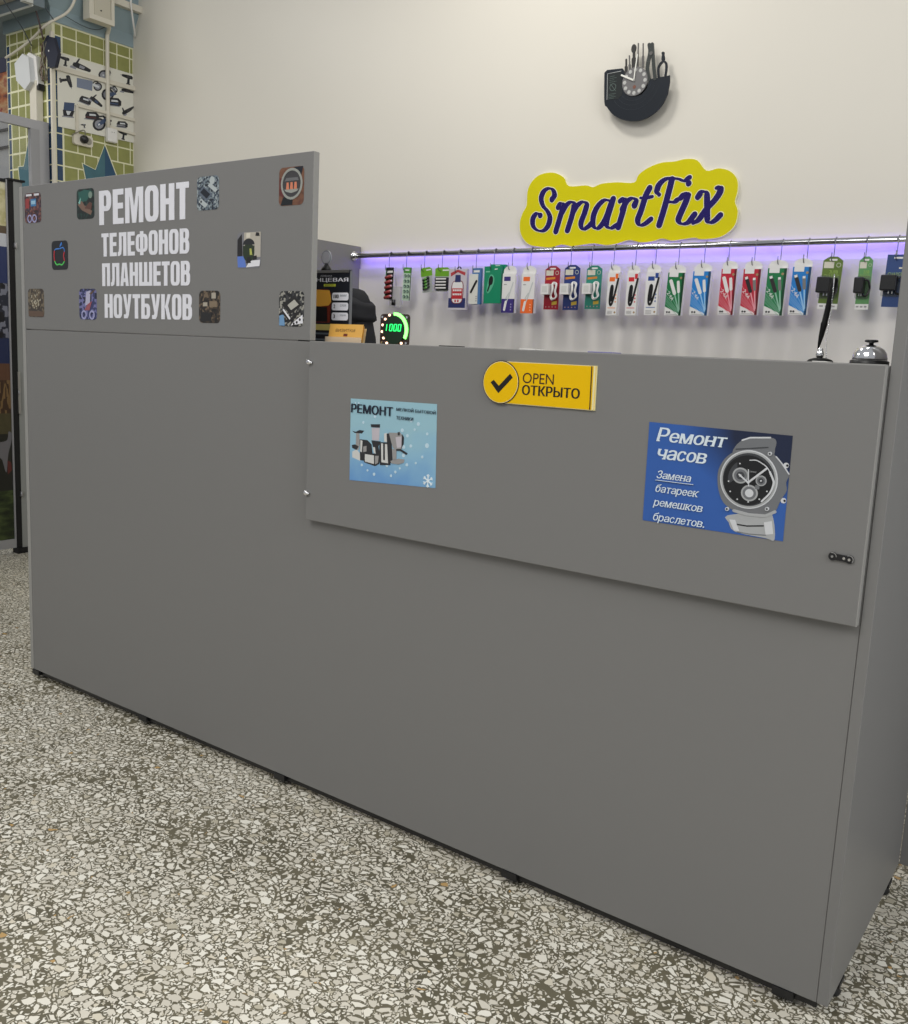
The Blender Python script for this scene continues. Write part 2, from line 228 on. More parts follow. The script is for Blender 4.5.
T = json.loads('''{"logo_board":[[0.8371,1.6912],[0.8534,1.7258],[0.8886,1.7487],[0.9427,1.7518],[0.9881,1.7317],[1.0116,1.7004],[1.0812,1.6979],[1.1103,1.6902],[1.1433,1.6997],[1.2041,1.7005],[1.2674,1.6954],[1.2834,1.7207],[1.3186,1.7416],[1.3643,1.7539],[1.4103,1.7539],[1.45,1.759],[1.4903,1.7513],[1.5247,1.7162],[1.5658,1.7203],[1.6049,1.7085],[1.6311,1.6801],[1.6355,1.6426],[1.63,1.6118],[1.6423,1.58],[1.6352,1.5355],[1.6,1.5053],[1.5621,1.4975],[1.5229,1.4969],[1.5027,1.5022],[1.4629,1.4989],[1.4225,1.4955],[1.3857,1.5033],[1.3498,1.4949],[1.3075,1.4934],[1.2637,1.5024],[1.2208,1.4921],[1.1767,1.4876],[1.1309,1.4948],[1.0853,1.4922],[1.039,1.4875],[0.997,1.4948],[0.9556,1.4868],[0.8942,1.4906],[0.8499,1.5032],[0.8186,1.5375],[0.8108,1.5793],[0.821,1.615],[0.8367,1.642]],"logo_strokes":[[[0.9459,1.6561],[0.9553,1.6718],[0.9462,1.6909],[0.9275,1.6962],[0.9087,1.6862],[0.9001,1.6634],[0.9093,1.6371],[0.9305,1.615],[0.9422,1.5911],[0.9352,1.5633],[0.9156,1.5476],[0.8898,1.5509],[0.8716,1.5682],[0.8698,1.5944],[0.8858,1.6101],[0.9023,1.6]],[[0.9739,1.6277],[0.984,1.6402],[0.9944,1.6327],[0.9846,1.5938],[0.9701,1.5432]],[[0.9907,1.6074],[1.0064,1.632],[1.0246,1.6426],[1.0387,1.6349],[1.0334,1.5962],[1.0182,1.5451]],[[1.0355,1.6053],[1.0525,1.6296],[1.073,1.6408],[1.0895,1.6322],[1.0838,1.603],[1.0716,1.567],[1.0816,1.5473],[1.1007,1.5543],[1.1155,1.5674]],[[1.1851,1.6383],[1.1592,1.6419],[1.1348,1.623],[1.1204,1.5921],[1.1213,1.5603],[1.1365,1.547],[1.1553,1.5589],[1.1714,1.5853],[1.1858,1.6293]],[[1.1928,1.6445],[1.1866,1.6203],[1.1747,1.5761],[1.1764,1.5536],[1.1924,1.5462],[1.2146,1.5565]],[[1.2194,1.6355],[1.2329,1.6431],[1.24,1.6352],[1.2338,1.6001],[1.2203,1.5482]],[[1.2306,1.6092],[1.2462,1.6327],[1.2653,1.6426],[1.2798,1.6352],[1.2763,1.6179]],[[1.3277,1.6728],[1.3153,1.6476],[1.3021,1.6002],[1.2923,1.57],[1.3012,1.552],[1.3205,1.5556],[1.3412,1.57]],[[1.2962,1.6421],[1.3158,1.641],[1.3398,1.644]],[[1.3644,1.649],[1.3553,1.6603],[1.3629,1.6835],[1.3877,1.699],[1.4255,1.6964],[1.4494,1.6885],[1.4679,1.6977]],[[1.4059,1.6956],[1.4001,1.664],[1.3872,1.6046],[1.3729,1.549]],[[1.4037,1.6231],[1.4202,1.6222],[1.4323,1.6288]],[[1.4426,1.6338],[1.4533,1.6438],[1.4671,1.6451],[1.4622,1.622],[1.4489,1.5887],[1.4408,1.5634],[1.4523,1.5501],[1.4752,1.5534],[1.496,1.5779]],[[1.5024,1.6333],[1.5147,1.6485],[1.5309,1.6434],[1.5362,1.6096],[1.5389,1.5801],[1.5435,1.5547],[1.5551,1.55],[1.5701,1.5577],[1.5844,1.5717]],[[1.5631,1.658],[1.5763,1.6593],[1.5756,1.6428],[1.56,1.6187],[1.5355,1.5928],[1.5113,1.5603],[1.4937,1.5517]]],"logo_dots":[[1.4664,1.6789],[0.9457,1.6585],[1.2751,1.6201],[0.9004,1.6024],[1.5655,1.6558]],"clock_disc":[[1.1386,2.0618],[1.1484,2.0694],[1.2065,2.0671],[1.2134,2.0574],[1.2164,2.0464],[1.2145,2.0184],[1.2292,1.9883],[1.2591,1.9707],[1.283,1.9732],[1.3015,1.9902],[1.307,2.0191],[1.3808,2.0225],[1.3827,2.001],[1.3782,1.9638],[1.3616,1.9311],[1.3323,1.9064],[1.2977,1.8925],[1.2656,1.8905],[1.2242,1.8983],[1.1854,1.9184],[1.1581,1.9465],[1.1461,1.9658]],"clock_label":[[1.1515,2.0565],[1.2031,2.0587],[1.2133,1.9831],[1.1979,1.9689],[1.1561,1.9719]],"clock_dial":[[1.2572,2.0184],[1.2079,2.0245],[1.2535,2.0626]],"clock_tools":[[[1.2174,2.0938],[1.221,2.0493]],[[1.2279,2.1046],[1.2343,2.0511]],[[1.2432,2.1251],[1.2482,2.0633]],[[1.2581,2.1393],[1.2617,2.0615]],[[1.2759,2.136],[1.2816,2.0624]]],"clock_pliers1":[[[1.299,2.1291],[1.3038,2.1043],[1.2979,2.0567],[1.307,2.0191]],[[1.3096,2.1293],[1.3144,2.096],[1.3218,2.0536],[1.3288,2.0181]]],"clock_pliers2":[[[1.3494,2.0962],[1.3551,2.0749],[1.3427,2.0611],[1.338,2.048],[1.3412,2.0234]],[[1.3522,2.0958],[1.3512,2.0754],[1.364,2.0617],[1.3666,2.0442],[1.3653,2.0231]]],"clock_hands":[[[1.2549,2.0211],[1.2084,2.0432]],[[1.2549,2.0211],[1.2612,2.1017]]],"watch":{"band_up":[[2.2228,0.9558],[2.2336,0.9676],[2.2467,0.973],[2.2791,0.9759],[2.2889,0.9717],[2.2883,0.9592],[2.2819,0.9471],[2.224,0.9432]],"case":[[2.1981,0.8969],[2.1985,0.9149],[2.2069,0.9336],[2.2217,0.9469],[2.2427,0.9539],[2.2658,0.9551],[2.2812,0.9538],[2.2914,0.9462],[2.3018,0.9358],[2.3146,0.9201],[2.3113,0.9063],[2.3135,0.8932],[2.3058,0.8769],[2.2983,0.8565],[2.2839,0.8477],[2.2569,0.8459],[2.2308,0.8492],[2.2116,0.8606],[2.2018,0.8794]],"bezel":[[2.2504,0.904],[2.2969,0.9094],[2.2459,0.9512]],"dial":[[2.2499,0.903],[2.2923,0.9079],[2.2458,0.9454]],"sub1":[[2.2371,0.9093],[2.2507,0.9109],[2.2358,0.9225]],"sub2":[[2.2717,0.9045],[2.2806,0.9056],[2.2708,0.9132]],"sub3":[[2.2544,0.882],[2.2684,0.8837],[2.2531,0.8955]],"hand1":[[2.2508,0.8992],[2.2792,0.9257]],"hand2":[[2.2508,0.8992],[2.2349,0.911]],"hand3":[[2.2523,0.8935],[2.2494,0.9205]],"arc":[[2.2502,0.9362],[2.2598,0.9372],[2.2678,0.9345],[2.278,0.9285],[2.2845,0.9205],[2.2903,0.9096],[2.2923,0.9022],[2.2878,0.8862],[2.2759,0.871]],"arc2":[[2.2074,0.9059],[2.2092,0.92],[2.217,0.9327],[2.2302,0.9399]],"ticks":[[2.2342,0.929],[2.2179,0.8976],[2.2222,0.8809],[2.2353,0.8693],[2.2539,0.8672],[2.2717,0.874],[2.2828,0.8884]],"band_low":[[2.2206,0.8398],[2.2833,0.8535],[2.2966,0.8446],[2.3019,0.8103],[2.2874,0.811],[2.2361,0.814],[2.2237,0.8282]],"band_line":[[2.2349,0.8269],[2.2548,0.8264],[2.2817,0.8307]],"band_line2":[[2.2401,0.8142],[2.2599,0.8137],[2.287,0.8158]],"link":[[2.2821,0.8367],[2.2946,0.8404],[2.2991,0.8196],[2.2869,0.8168]],"linkl":[[2.2243,0.8333],[2.2343,0.8338],[2.2429,0.8161],[2.2339,0.8157]],"screws":[[2.2816,0.95],[2.2196,0.8507],[2.2856,0.8597]],"crowns":[[2.3086,0.9337],[2.3099,0.8764]],"date":[[2.2736,0.8844]]},"appl":[["w",[[1.3713,0.8637],[1.3838,0.8697],[1.3946,0.8613],[1.3952,0.8455],[1.3718,0.851]]],["g",[[1.3813,0.9057],[1.3907,0.9065],[1.3927,0.8816],[1.3901,0.8687],[1.3775,0.869],[1.3812,0.8805]]],["d",[[1.3696,0.9094],[1.3802,0.9079],[1.3905,0.9127],[1.405,0.9124],[1.398,0.9056],[1.3761,0.9052]]],["d",[[1.3697,0.8778],[1.3791,0.8803],[1.3898,0.8766],[1.3838,0.8681],[1.371,0.8716]]],["d",[[1.3923,0.8925],[1.4141,0.8929],[1.4268,0.8848],[1.4307,0.8649],[1.4091,0.8627],[1.4056,0.8466],[1.3952,0.8471]]],["w",[[1.3945,0.8911],[1.4007,0.8902],[1.3997,0.8649],[1.3948,0.866]]],["g",[[1.4033,0.8778],[1.4126,0.8803],[1.4131,0.8678],[1.4038,0.8653]]],["d",[[1.406,0.8632],[1.446,0.8664],[1.4543,0.8626],[1.45,0.8443],[1.439,0.8384],[1.4068,0.8436]]],["w",[[1.4088,0.8619],[1.435,0.8614],[1.4358,0.8428],[1.4094,0.8455]]],["g",[[1.4381,0.8609],[1.4486,0.862],[1.4469,0.8463],[1.4389,0.8423]]],["p",[[1.4263,0.9204],[1.4486,0.9223],[1.4478,0.8945],[1.4285,0.8943]]],["d",[[1.4229,0.9279],[1.4493,0.9301],[1.4486,0.9226],[1.4242,0.9218]]],["d",[[1.4264,0.8933],[1.4529,0.8934],[1.4463,0.882],[1.4512,0.8638],[1.442,0.8645],[1.4311,0.8805]]],["w",[[1.4312,0.879],[1.4373,0.8795],[1.4399,0.8658],[1.4347,0.8668]]],["d",[[1.4499,0.8916],[1.477,0.8933],[1.4822,0.8454],[1.4531,0.8423],[1.4491,0.8636]]],["w",[[1.4541,0.8897],[1.4722,0.889],[1.476,0.8486],[1.4569,0.8489]]],["d",[[1.4601,0.8894],[1.4651,0.8899],[1.4668,0.8538],[1.4617,0.8548]]],["w",[[1.4619,0.9111],[1.4698,0.9133],[1.4727,0.8937],[1.4627,0.8943]]],["d",[[1.4689,0.9117],[1.4798,0.9135],[1.4841,0.884],[1.4876,0.8506],[1.4757,0.8493]]],["g",[[1.4748,0.9145],[1.5014,0.9161],[1.5032,0.9193],[1.5144,0.9097],[1.5158,0.8992],[1.5117,0.8836],[1.4972,0.8784],[1.4871,0.8835]]],["p",[[1.494,0.9063],[1.5105,0.9093],[1.5106,0.8866],[1.499,0.8839]]],["d",[[1.4993,0.9174],[1.5052,0.9179],[1.5055,0.9111],[1.4997,0.9106]]],["d",[[1.5112,0.9139],[1.5164,0.9083],[1.5161,0.8947],[1.5111,0.8836]]],["g",[[1.4853,0.8811],[1.4972,0.8792],[1.4981,0.8609],[1.4884,0.8568]]],["g",[[1.4825,0.8547],[1.5039,0.8615],[1.52,0.8616],[1.519,0.8547],[1.5045,0.8493],[1.4847,0.8495]]],["d",[[1.4971,0.8814],[1.5088,0.8826],[1.5277,0.8753],[1.5249,0.872],[1.5071,0.8786],[1.4973,0.8776]]]],"snow":[[1.5847,0.8234]],"stickers":{"s1":[[0.0291,1.4938],[0.1149,1.4942],[0.1168,1.4114],[0.0306,1.4079]],"s2":[[0.2969,1.4886],[0.3805,1.49],[0.381,1.4093],[0.2995,1.4076]],"s3":[[0.1669,1.3533],[0.2485,1.3549],[0.2509,1.2746],[0.1691,1.2715]],"s4":[[0.0356,1.2179],[0.1198,1.222],[0.1219,1.1411],[0.0373,1.134]],"s5":[[0.3014,1.2186],[0.3837,1.2198],[0.3889,1.1366],[0.304,1.1325]],"s6":[[0.8135,1.4876],[0.8974,1.4852],[0.8982,1.4071],[0.8196,1.4062]],"s7":[[1.103,1.4883],[1.1848,1.4844],[1.1872,1.4022],[1.11,1.403]],"s8":[[0.964,1.3505],[1.0477,1.3474],[1.0493,1.2651],[0.967,1.2664]],"s9":[[0.8226,1.2124],[0.9039,1.2135],[0.9066,1.135],[0.8288,1.1336]],"s10":[[1.1113,1.212],[1.1927,1.2119],[1.1951,1.1313],[1.1149,1.1319]]},"apple":[[0.2086,1.3319],[0.2255,1.3346],[0.2336,1.3266],[0.2289,1.3106],[0.2326,1.2967],[0.2197,1.2867],[0.2071,1.2888],[0.1943,1.2872],[0.1835,1.2976],[0.1808,1.3163],[0.1873,1.3301]],"open":{"circ":[[1.7563,1.0369],[1.716,1.0347],[1.7537,1.0768]],"rect":[[1.753,1.0768],[1.9592,1.0769],[1.9607,0.9963],[1.7581,0.9964]],"stripe":[[1.9493,1.0764],[1.9516,0.997]],"stripe2":[[1.9545,1.0767],[1.9569,0.9966]],"tick":[[1.7324,1.035],[1.7392,1.0404],[1.7518,1.0295],[1.7764,1.0541],[1.7825,1.0465],[1.7516,1.0153]],"t1":[[1.8032,1.0577],[1.8723,1.0568],[1.8719,1.0392],[1.8046,1.0375]],"t2":[[1.8038,1.0336],[1.9272,1.0351],[1.9277,1.0155],[1.805,1.0151]]},"pk":[[0.2382,1.4217,0.0447,0.1275,0.2257],[0.3311,1.4202,0.0465,0.1297,0.3169],[0.4319,1.4186,0.0651,0.0966,0.4087],[0.5084,1.4174,0.0684,0.0916,0.4965],[0.5901,1.4086,0.0906,0.153,0.5752],[0.673,1.4111,0.058,0.1341,0.659],[0.7526,1.4172,0.0836,0.136,0.7406],[0.8275,1.4178,0.0639,0.1708,0.8218],[0.9112,1.4164,0.0643,0.1702,0.9018],[1.0035,1.4149,0.0706,0.1534,0.9896],[1.0833,1.417,0.0727,0.1565,1.0696],[1.1708,1.4138,0.0705,0.1489,1.153],[1.2538,1.4124,0.0552,0.1688,1.2382],[1.326,1.4111,0.0556,0.1666,1.3205],[1.3989,1.4131,0.0613,0.166,1.3933],[1.479,1.4101,0.07,0.1636,1.475],[1.5666,1.4134,0.0711,0.1657,1.5631],[1.6561,1.4195,0.0622,0.169,1.6438],[1.7303,1.418,0.0668,0.1666,1.7275],[1.8076,1.4195,0.0724,0.1686,1.8091],[1.8817,1.4225,0.0703,0.1691,1.8885],[1.9657,1.4265,0.0794,0.1543,1.9665],[2.0608,1.4244,0.0569,0.1527,2.057],[2.1458,1.4281,0.0816,0.1484,2.1414]],"mural":[["k",[[1.0957,2.3907],[1.0994,2.3935],[1.1155,2.3954],[1.1413,2.3962],[1.1454,2.391],[1.1429,2.3828],[1.131,2.381],[1.1296,2.3621],[1.1335,2.3609],[1.1318,2.3554],[1.1132,2.3549],[1.1148,2.3604],[1.1181,2.3618],[1.121,2.3807],[1.1114,2.3818],[1.0965,2.384],[1.0945,2.3866]]],["d",[[1.115,2.3609],[1.1339,2.3614],[1.1319,2.3549],[1.113,2.3544]]],["d",[[1.1188,2.3922],[1.136,2.3928],[1.1341,2.3865],[1.1169,2.386]]],["g",[[1.0882,2.3891],[1.0956,2.3902],[1.0948,2.3877],[1.0879,2.388]]],["k",[[1.1662,2.3833],[1.1863,2.3882],[1.2247,2.3826],[1.2579,2.3744],[1.259,2.3663],[1.2517,2.3602],[1.2151,2.3605],[1.1753,2.3628],[1.1599,2.3686]]],["g",[[1.1525,2.3671],[1.1805,2.3645],[1.1781,2.3537],[1.1458,2.3567]]],["k",[[1.1789,2.3866],[1.1955,2.4094],[1.202,2.4088],[1.1897,2.3857]]],["g",[[1.2009,2.3803],[1.2269,2.3771],[1.2217,2.3652],[1.195,2.3667]]],["k",[[1.3565,2.3689],[1.3554,2.3812],[1.3469,2.3893],[1.3333,2.3912],[1.3185,2.3863],[1.3062,2.376],[1.2997,2.363],[1.3009,2.3508],[1.3092,2.3426],[1.3226,2.3406],[1.3376,2.3455],[1.35,2.3558]]],["g",[[1.3476,2.368],[1.3468,2.3764],[1.341,2.382],[1.3317,2.3833],[1.3214,2.3799],[1.313,2.3728],[1.3085,2.3639],[1.3093,2.3555],[1.3151,2.3499],[1.3243,2.3485],[1.3346,2.3519],[1.3431,2.359]]],["g",[[1.318,2.368],[1.3635,2.3852],[1.3686,2.3764],[1.3487,2.365],[1.3196,2.3589]]],["k",[[1.3285,2.3845],[1.3421,2.3999],[1.3658,2.3963],[1.3703,2.3843],[1.3628,2.382],[1.3576,2.3907],[1.344,2.3924],[1.3349,2.3821]]],["w",[[1.3233,2.3685],[1.3329,2.3695],[1.3315,2.3626],[1.3219,2.3616]]],["k",[[1.4321,2.3957],[1.4367,2.3991],[1.4571,2.4014],[1.49,2.4024],[1.4953,2.3961],[1.4923,2.3863],[1.4771,2.3842],[1.4755,2.3615],[1.4805,2.36],[1.4785,2.3535],[1.4548,2.3529],[1.4568,2.3594],[1.4609,2.3612],[1.4643,2.3839],[1.4521,2.3851],[1.4332,2.3878],[1.4306,2.3909]]],["d",[[1.457,2.3601],[1.4811,2.3607],[1.4786,2.3529],[1.4546,2.3523]]],["d",[[1.4614,2.3976],[1.4833,2.3983],[1.4809,2.3908],[1.4591,2.3901]]],["g",[[1.4226,2.3938],[1.4319,2.3951],[1.431,2.3922],[1.4222,2.3926]]],["k",[[1.1554,2.2668],[1.1582,2.2716],[1.1549,2.289],[1.1465,2.3159],[1.1373,2.3182],[1.1261,2.3128],[1.128,2.3001],[1.1008,2.2921],[1.0976,2.2956],[1.0903,2.2921],[1.0962,2.2728],[1.1036,2.2763],[1.1045,2.2802],[1.1312,2.2896],[1.1363,2.2801],[1.1451,2.2654],[1.1498,2.2642]]],["d",[[1.1043,2.2767],[1.0983,2.2963],[1.0895,2.292],[1.0955,2.2725]]],["d",[[1.149,2.2913],[1.1435,2.3092],[1.1349,2.3051],[1.1405,2.2872]]],["g",[[1.1559,2.2584],[1.1547,2.2665],[1.1513,2.2649],[1.1544,2.2577]]],["k",[[1.2718,2.3018],[1.2772,2.3126],[1.2874,2.3211],[1.2998,2.3251],[1.311,2.3234],[1.3181,2.3165],[1.319,2.3062],[1.3136,2.2953],[1.3033,2.2868],[1.2909,2.2828],[1.2797,2.2846],[1.2728,2.2915]]],["g",[[1.2792,2.3024],[1.2829,2.3099],[1.2899,2.3158],[1.2984,2.3185],[1.3061,2.3173],[1.311,2.3126],[1.3116,2.3055],[1.3079,2.298],[1.3008,2.2921],[1.2923,2.2894],[1.2846,2.2906],[1.2798,2.2954]]],["w",[[1.3048,2.3074],[1.2717,2.3146],[1.2642,2.3062],[1.2771,2.2997],[1.3001,2.2992]]],["k",[[1.3016,2.3201],[1.2953,2.3311],[1.2736,2.3238],[1.2656,2.3127],[1.2711,2.312],[1.2787,2.3204],[1.291,2.3242],[1.2952,2.3169]]],["w",[[1.3003,2.307],[1.2924,2.3063],[1.2911,2.3005],[1.2991,2.3012]]],["k",[[1.3851,2.2834],[1.3837,2.2985],[1.3732,2.3086],[1.3567,2.3111],[1.3385,2.3053],[1.3235,2.2929],[1.3157,2.2772],[1.317,2.2623],[1.3273,2.2522],[1.3437,2.2495],[1.3619,2.2551],[1.3771,2.2675]]],["g",[[1.3741,2.2824],[1.3732,2.2928],[1.366,2.2997],[1.3547,2.3014],[1.3421,2.2975],[1.3318,2.289],[1.3264,2.2782],[1.3274,2.2679],[1.3344,2.2609],[1.3457,2.2591],[1.3582,2.263],[1.3687,2.2715]]],["b",[[1.338,2.283],[1.3936,2.3032],[1.3999,2.2923],[1.3755,2.2788],[1.3399,2.2718]]],["k",[[1.3507,2.303],[1.3674,2.3215],[1.3964,2.3167],[1.402,2.302],[1.3928,2.2993],[1.3864,2.3101],[1.3698,2.3123],[1.3586,2.2999]]],["w",[[1.3445,2.2836],[1.3562,2.2846],[1.3544,2.2761],[1.3427,2.2751]]],["k",[[1.3806,2.3283],[1.3917,2.3323],[1.4068,2.3173],[1.4047,2.3057],[1.3943,2.2972],[1.3889,2.3003],[1.3725,2.3205]]],["w",[[1.3907,2.3246],[1.4003,2.3146],[1.3978,2.3088],[1.3863,2.3205]]],["g",[[1.3705,2.323],[1.3909,2.2978],[1.3887,2.2962],[1.3683,2.3214]]],["g",[[1.3789,2.325],[1.3942,2.3062],[1.3906,2.3035],[1.3752,2.3224]]],["k",[[1.4305,2.3279],[1.4447,2.3327],[1.4735,2.3323],[1.4987,2.3298],[1.5004,2.3246],[1.4959,2.3202],[1.4691,2.3173],[1.4397,2.3154],[1.4276,2.3179]]],["g",[[1.4224,2.3163],[1.4433,2.317],[1.4429,2.3098],[1.4187,2.3091]]],["k",[[1.4394,2.3311],[1.4489,2.3471],[1.4537,2.3473],[1.4475,2.3314]]],["d",[[1.4564,2.3288],[1.4757,2.329],[1.4734,2.3209],[1.4537,2.3196]]],["k",[[1.1959,2.2276],[1.2082,2.2414],[1.2487,2.2399],[1.2589,2.2265],[1.2527,2.2088],[1.2407,2.2071],[1.1926,2.2128]]],["w",[[1.2155,2.233],[1.2419,2.2315],[1.2447,2.2235],[1.2136,2.225]]],["g",[[1.1866,2.2135],[1.2468,2.2064],[1.2453,2.2029],[1.1851,2.2101]]],["d",[[1.197,2.2229],[1.2422,2.2177],[1.2396,2.2118],[1.1945,2.2172]]],["k",[[1.258,2.2505],[1.2733,2.25],[1.2988,2.2368],[1.3199,2.2225],[1.3186,2.2156],[1.312,2.2122],[1.2864,2.2206],[1.2591,2.2314],[1.2497,2.2397]]],["g",[[1.2442,2.2401],[1.2632,2.2317],[1.2588,2.2233],[1.2369,2.233]]],["k",[[1.2677,2.2504],[1.2852,2.2655],[1.2896,2.2636],[1.2751,2.2471]]],["b",[[1.2816,2.2401],[1.299,2.2317],[1.2923,2.223],[1.274,2.2302]]],["k",[[1.346,2.2491],[1.3569,2.2674],[1.4096,2.277],[1.4274,2.2653],[1.4258,2.2444],[1.411,2.2393],[1.347,2.2322]]],["w",[[1.3694,2.2603],[1.4037,2.266],[1.4103,2.2582],[1.3697,2.2511]]],["g",[[1.3391,2.2313],[1.4191,2.2402],[1.4184,2.236],[1.3383,2.2271]]],["b",[[1.3491,2.2443],[1.4091,2.2511],[1.4079,2.2441],[1.3479,2.2374]]],["k",[[1.4298,2.211],[1.4401,2.2236],[1.4707,2.2433],[1.4995,2.2592],[1.5063,2.2574],[1.5058,2.2516],[1.4805,2.2313],[1.4513,2.2099],[1.4363,2.203]]],["g",[[1.4323,2.1984],[1.4536,2.2133],[1.46,2.2087],[1.4353,2.1915]]],["k",[[1.4361,2.219],[1.4309,2.2351],[1.4358,2.2385],[1.4443,2.2248]]],["d",[[1.456,2.2294],[1.4762,2.2429],[1.4815,2.2364],[1.462,2.2221]]],["b",[[1.1147,2.1899],[1.1688,2.1975],[1.1638,2.1607],[1.1097,2.1535]]],["k",[[1.1064,2.1531],[1.1672,2.1612],[1.1566,2.1327],[1.1094,2.1266]]],["w",[[1.1227,2.1522],[1.1498,2.1558],[1.1388,2.1364],[1.1287,2.1351]]],["g",[[1.1027,2.1257],[1.1635,2.1336],[1.1626,2.1274],[1.1018,2.1197]]],["k",[[1.225,2.156],[1.2353,2.1733],[1.2844,2.1817],[1.3009,2.1702],[1.2994,2.1503],[1.2855,2.1456],[1.2258,2.1398]]],["w",[[1.2468,2.1664],[1.2789,2.1713],[1.285,2.1637],[1.2471,2.1576]]],["g",[[1.2184,2.1391],[1.2931,2.1464],[1.2924,2.1423],[1.2177,2.1351]]],["r",[[1.2278,2.1514],[1.2838,2.157],[1.2826,2.1503],[1.2267,2.1448]]],["k",[[1.3341,2.1457],[1.3234,2.1565],[1.3064,2.1596],[1.2877,2.1541],[1.2723,2.1416],[1.2643,2.1255],[1.2656,2.1099],[1.2761,2.0991],[1.2929,2.0958],[1.3117,2.1012],[1.3273,2.1137],[1.3355,2.13]]],["g",[[1.3233,2.1401],[1.316,2.1475],[1.3043,2.1496],[1.2915,2.1459],[1.2808,2.1373],[1.2753,2.1262],[1.2762,2.1154],[1.2835,2.108],[1.295,2.1058],[1.3079,2.1095],[1.3187,2.1181],[1.3243,2.1293]]],["b",[[1.2854,2.1243],[1.3308,2.1646],[1.3441,2.1592],[1.327,2.1379],[1.2941,2.1166]]],["k",[[1.2865,2.1453],[1.2925,2.1668],[1.3255,2.1761],[1.3403,2.1674],[1.3324,2.1612],[1.3192,2.1666],[1.3005,2.1609],[1.2965,2.1465]]],["w",[[1.2918,2.1277],[1.3033,2.1337],[1.3066,2.1264],[1.2951,2.1204]]],["k",[[1.2008,2.1061],[1.2023,2.1077],[1.2103,2.11],[1.2236,2.1129],[1.2265,2.1109],[1.2264,2.1071],[1.2205,2.1052],[1.2225,2.0968],[1.2247,2.0966],[1.2247,2.094],[1.2151,2.092],[1.2152,2.0946],[1.2167,2.0955],[1.2153,2.1041],[1.2102,2.1037],[1.2022,2.1032],[1.2007,2.1042]]],["g",[[1.2152,2.0948],[1.2249,2.0969],[1.2248,2.0938],[1.2151,2.0917]]],["g",[[1.2125,2.109],[1.2213,2.1109],[1.2213,2.1079],[1.2124,2.106]]],["g",[[1.1971,2.1047],[1.2008,2.1058],[1.2007,2.1047],[1.1971,2.1041]]],["k",[[1.3997,2.1529],[1.4083,2.1669],[1.4493,2.1737],[1.4631,2.1644],[1.4619,2.1482],[1.4504,2.1444],[1.4005,2.1397]]],["w",[[1.4179,2.1613],[1.4447,2.1652],[1.4498,2.1591],[1.4182,2.1541]]],["g",[[1.3943,2.1391],[1.4567,2.145],[1.4561,2.1418],[1.3938,2.1359]]],["g",[[1.4021,2.1491],[1.4489,2.1536],[1.4479,2.1482],[1.4012,2.1437]]],["k",[[1.4104,2.119],[1.414,2.1214],[1.4297,2.1216],[1.4547,2.1201],[1.4584,2.1147],[1.4556,2.1071],[1.444,2.1066],[1.4416,2.0887],[1.4453,2.0872],[1.4435,2.0821],[1.4255,2.0834],[1.4273,2.0884],[1.4305,2.0895],[1.4343,2.1072],[1.425,2.1091],[1.4108,2.1126],[1.409,2.1153]]],["d",[[1.4275,2.0889],[1.4458,2.0876],[1.4436,2.0816],[1.4253,2.0829]]],["d",[[1.4327,2.1184],[1.4494,2.1173],[1.4472,2.1115],[1.4306,2.1126]]],["g",[[1.403,2.1182],[1.4102,2.1185],[1.4093,2.1163],[1.4027,2.1172]]],["k",[[1.3411,2.1593],[1.3432,2.1609],[1.3529,2.1624],[1.3687,2.1635],[1.3715,2.1606],[1.3705,2.156],[1.3633,2.1547],[1.3637,2.144],[1.3661,2.1434],[1.3655,2.1403],[1.3541,2.1396],[1.3548,2.1427],[1.3567,2.1436],[1.3572,2.1543],[1.3513,2.1547],[1.342,2.1555],[1.3406,2.157]]],["r",[[1.3548,2.143],[1.3664,2.1438],[1.3656,2.14],[1.354,2.1393]]],["r",[[1.3551,2.1607],[1.3656,2.1614],[1.3649,2.1579],[1.3544,2.1572]]],["g",[[1.3366,2.1582],[1.3411,2.159],[1.3408,2.1576],[1.3365,2.1576]]],["b2",[[1.1829,2.3173],[1.267,2.3238],[1.2635,2.2767],[1.1821,2.2739]]]],"feet":[0.009,0.586,1.142,1.825,2.387],"sfeet":[0.092,0.497]}''')
# ------------------------------------------------------------------ materials
def laminate(name, col, rough=.42):
    m = mat(name, col, rough); nt = m.node_tree; b = nt.nodes['Principled BSDF']
    tc = nt.nodes.new('ShaderNodeTexCoord'); mp = nt.nodes.new('ShaderNodeMapping'); mp.inputs['Scale'].default_value = (300, 300, 60)
    n = nt.nodes.new('ShaderNodeTexNoise'); n.inputs['Scale'].default_value = 6; n.inputs['Detail'].default_value = 3
    bp = nt.nodes.new('ShaderNodeBump'); bp.inputs['Strength'].default_value = .05; bp.inputs['Distance'].default_value = .0005
    nt.links.new(tc.outputs['Object'], mp.inputs[0]); nt.links.new(mp.outputs[0], n.inputs['Vector'])
    nt.links.new(n.outputs[0], bp.inputs['Height']); nt.links.new(bp.outputs[0], b.inputs['Normal']); return m
GREY = laminate('grey_laminate', rgb(121, 120, 119))
EDGE = laminate('grey_edge_band', rgb(150, 149, 146), .35)
WHITE = mat('white_plastic', rgb(226, 224, 220), .4)
BLACK = mat('black_plastic', rgb(22, 22, 24), .4)
DARK = mat('dark_gap', rgb(14, 14, 15), .7)
CHROME = mat('chrome', (.78, .78, .80), .12, 1)
STEEL = mat('steel', (.55, .55, .56), .3, 1)
ALU = mat('aluminium', rgb(168, 168, 172), .35, .3)
CREAMP = mat('cream_plastic', rgb(214, 208, 192), .45)
VINYL = mat('white_vinyl', rgb(228, 228, 236), .35)

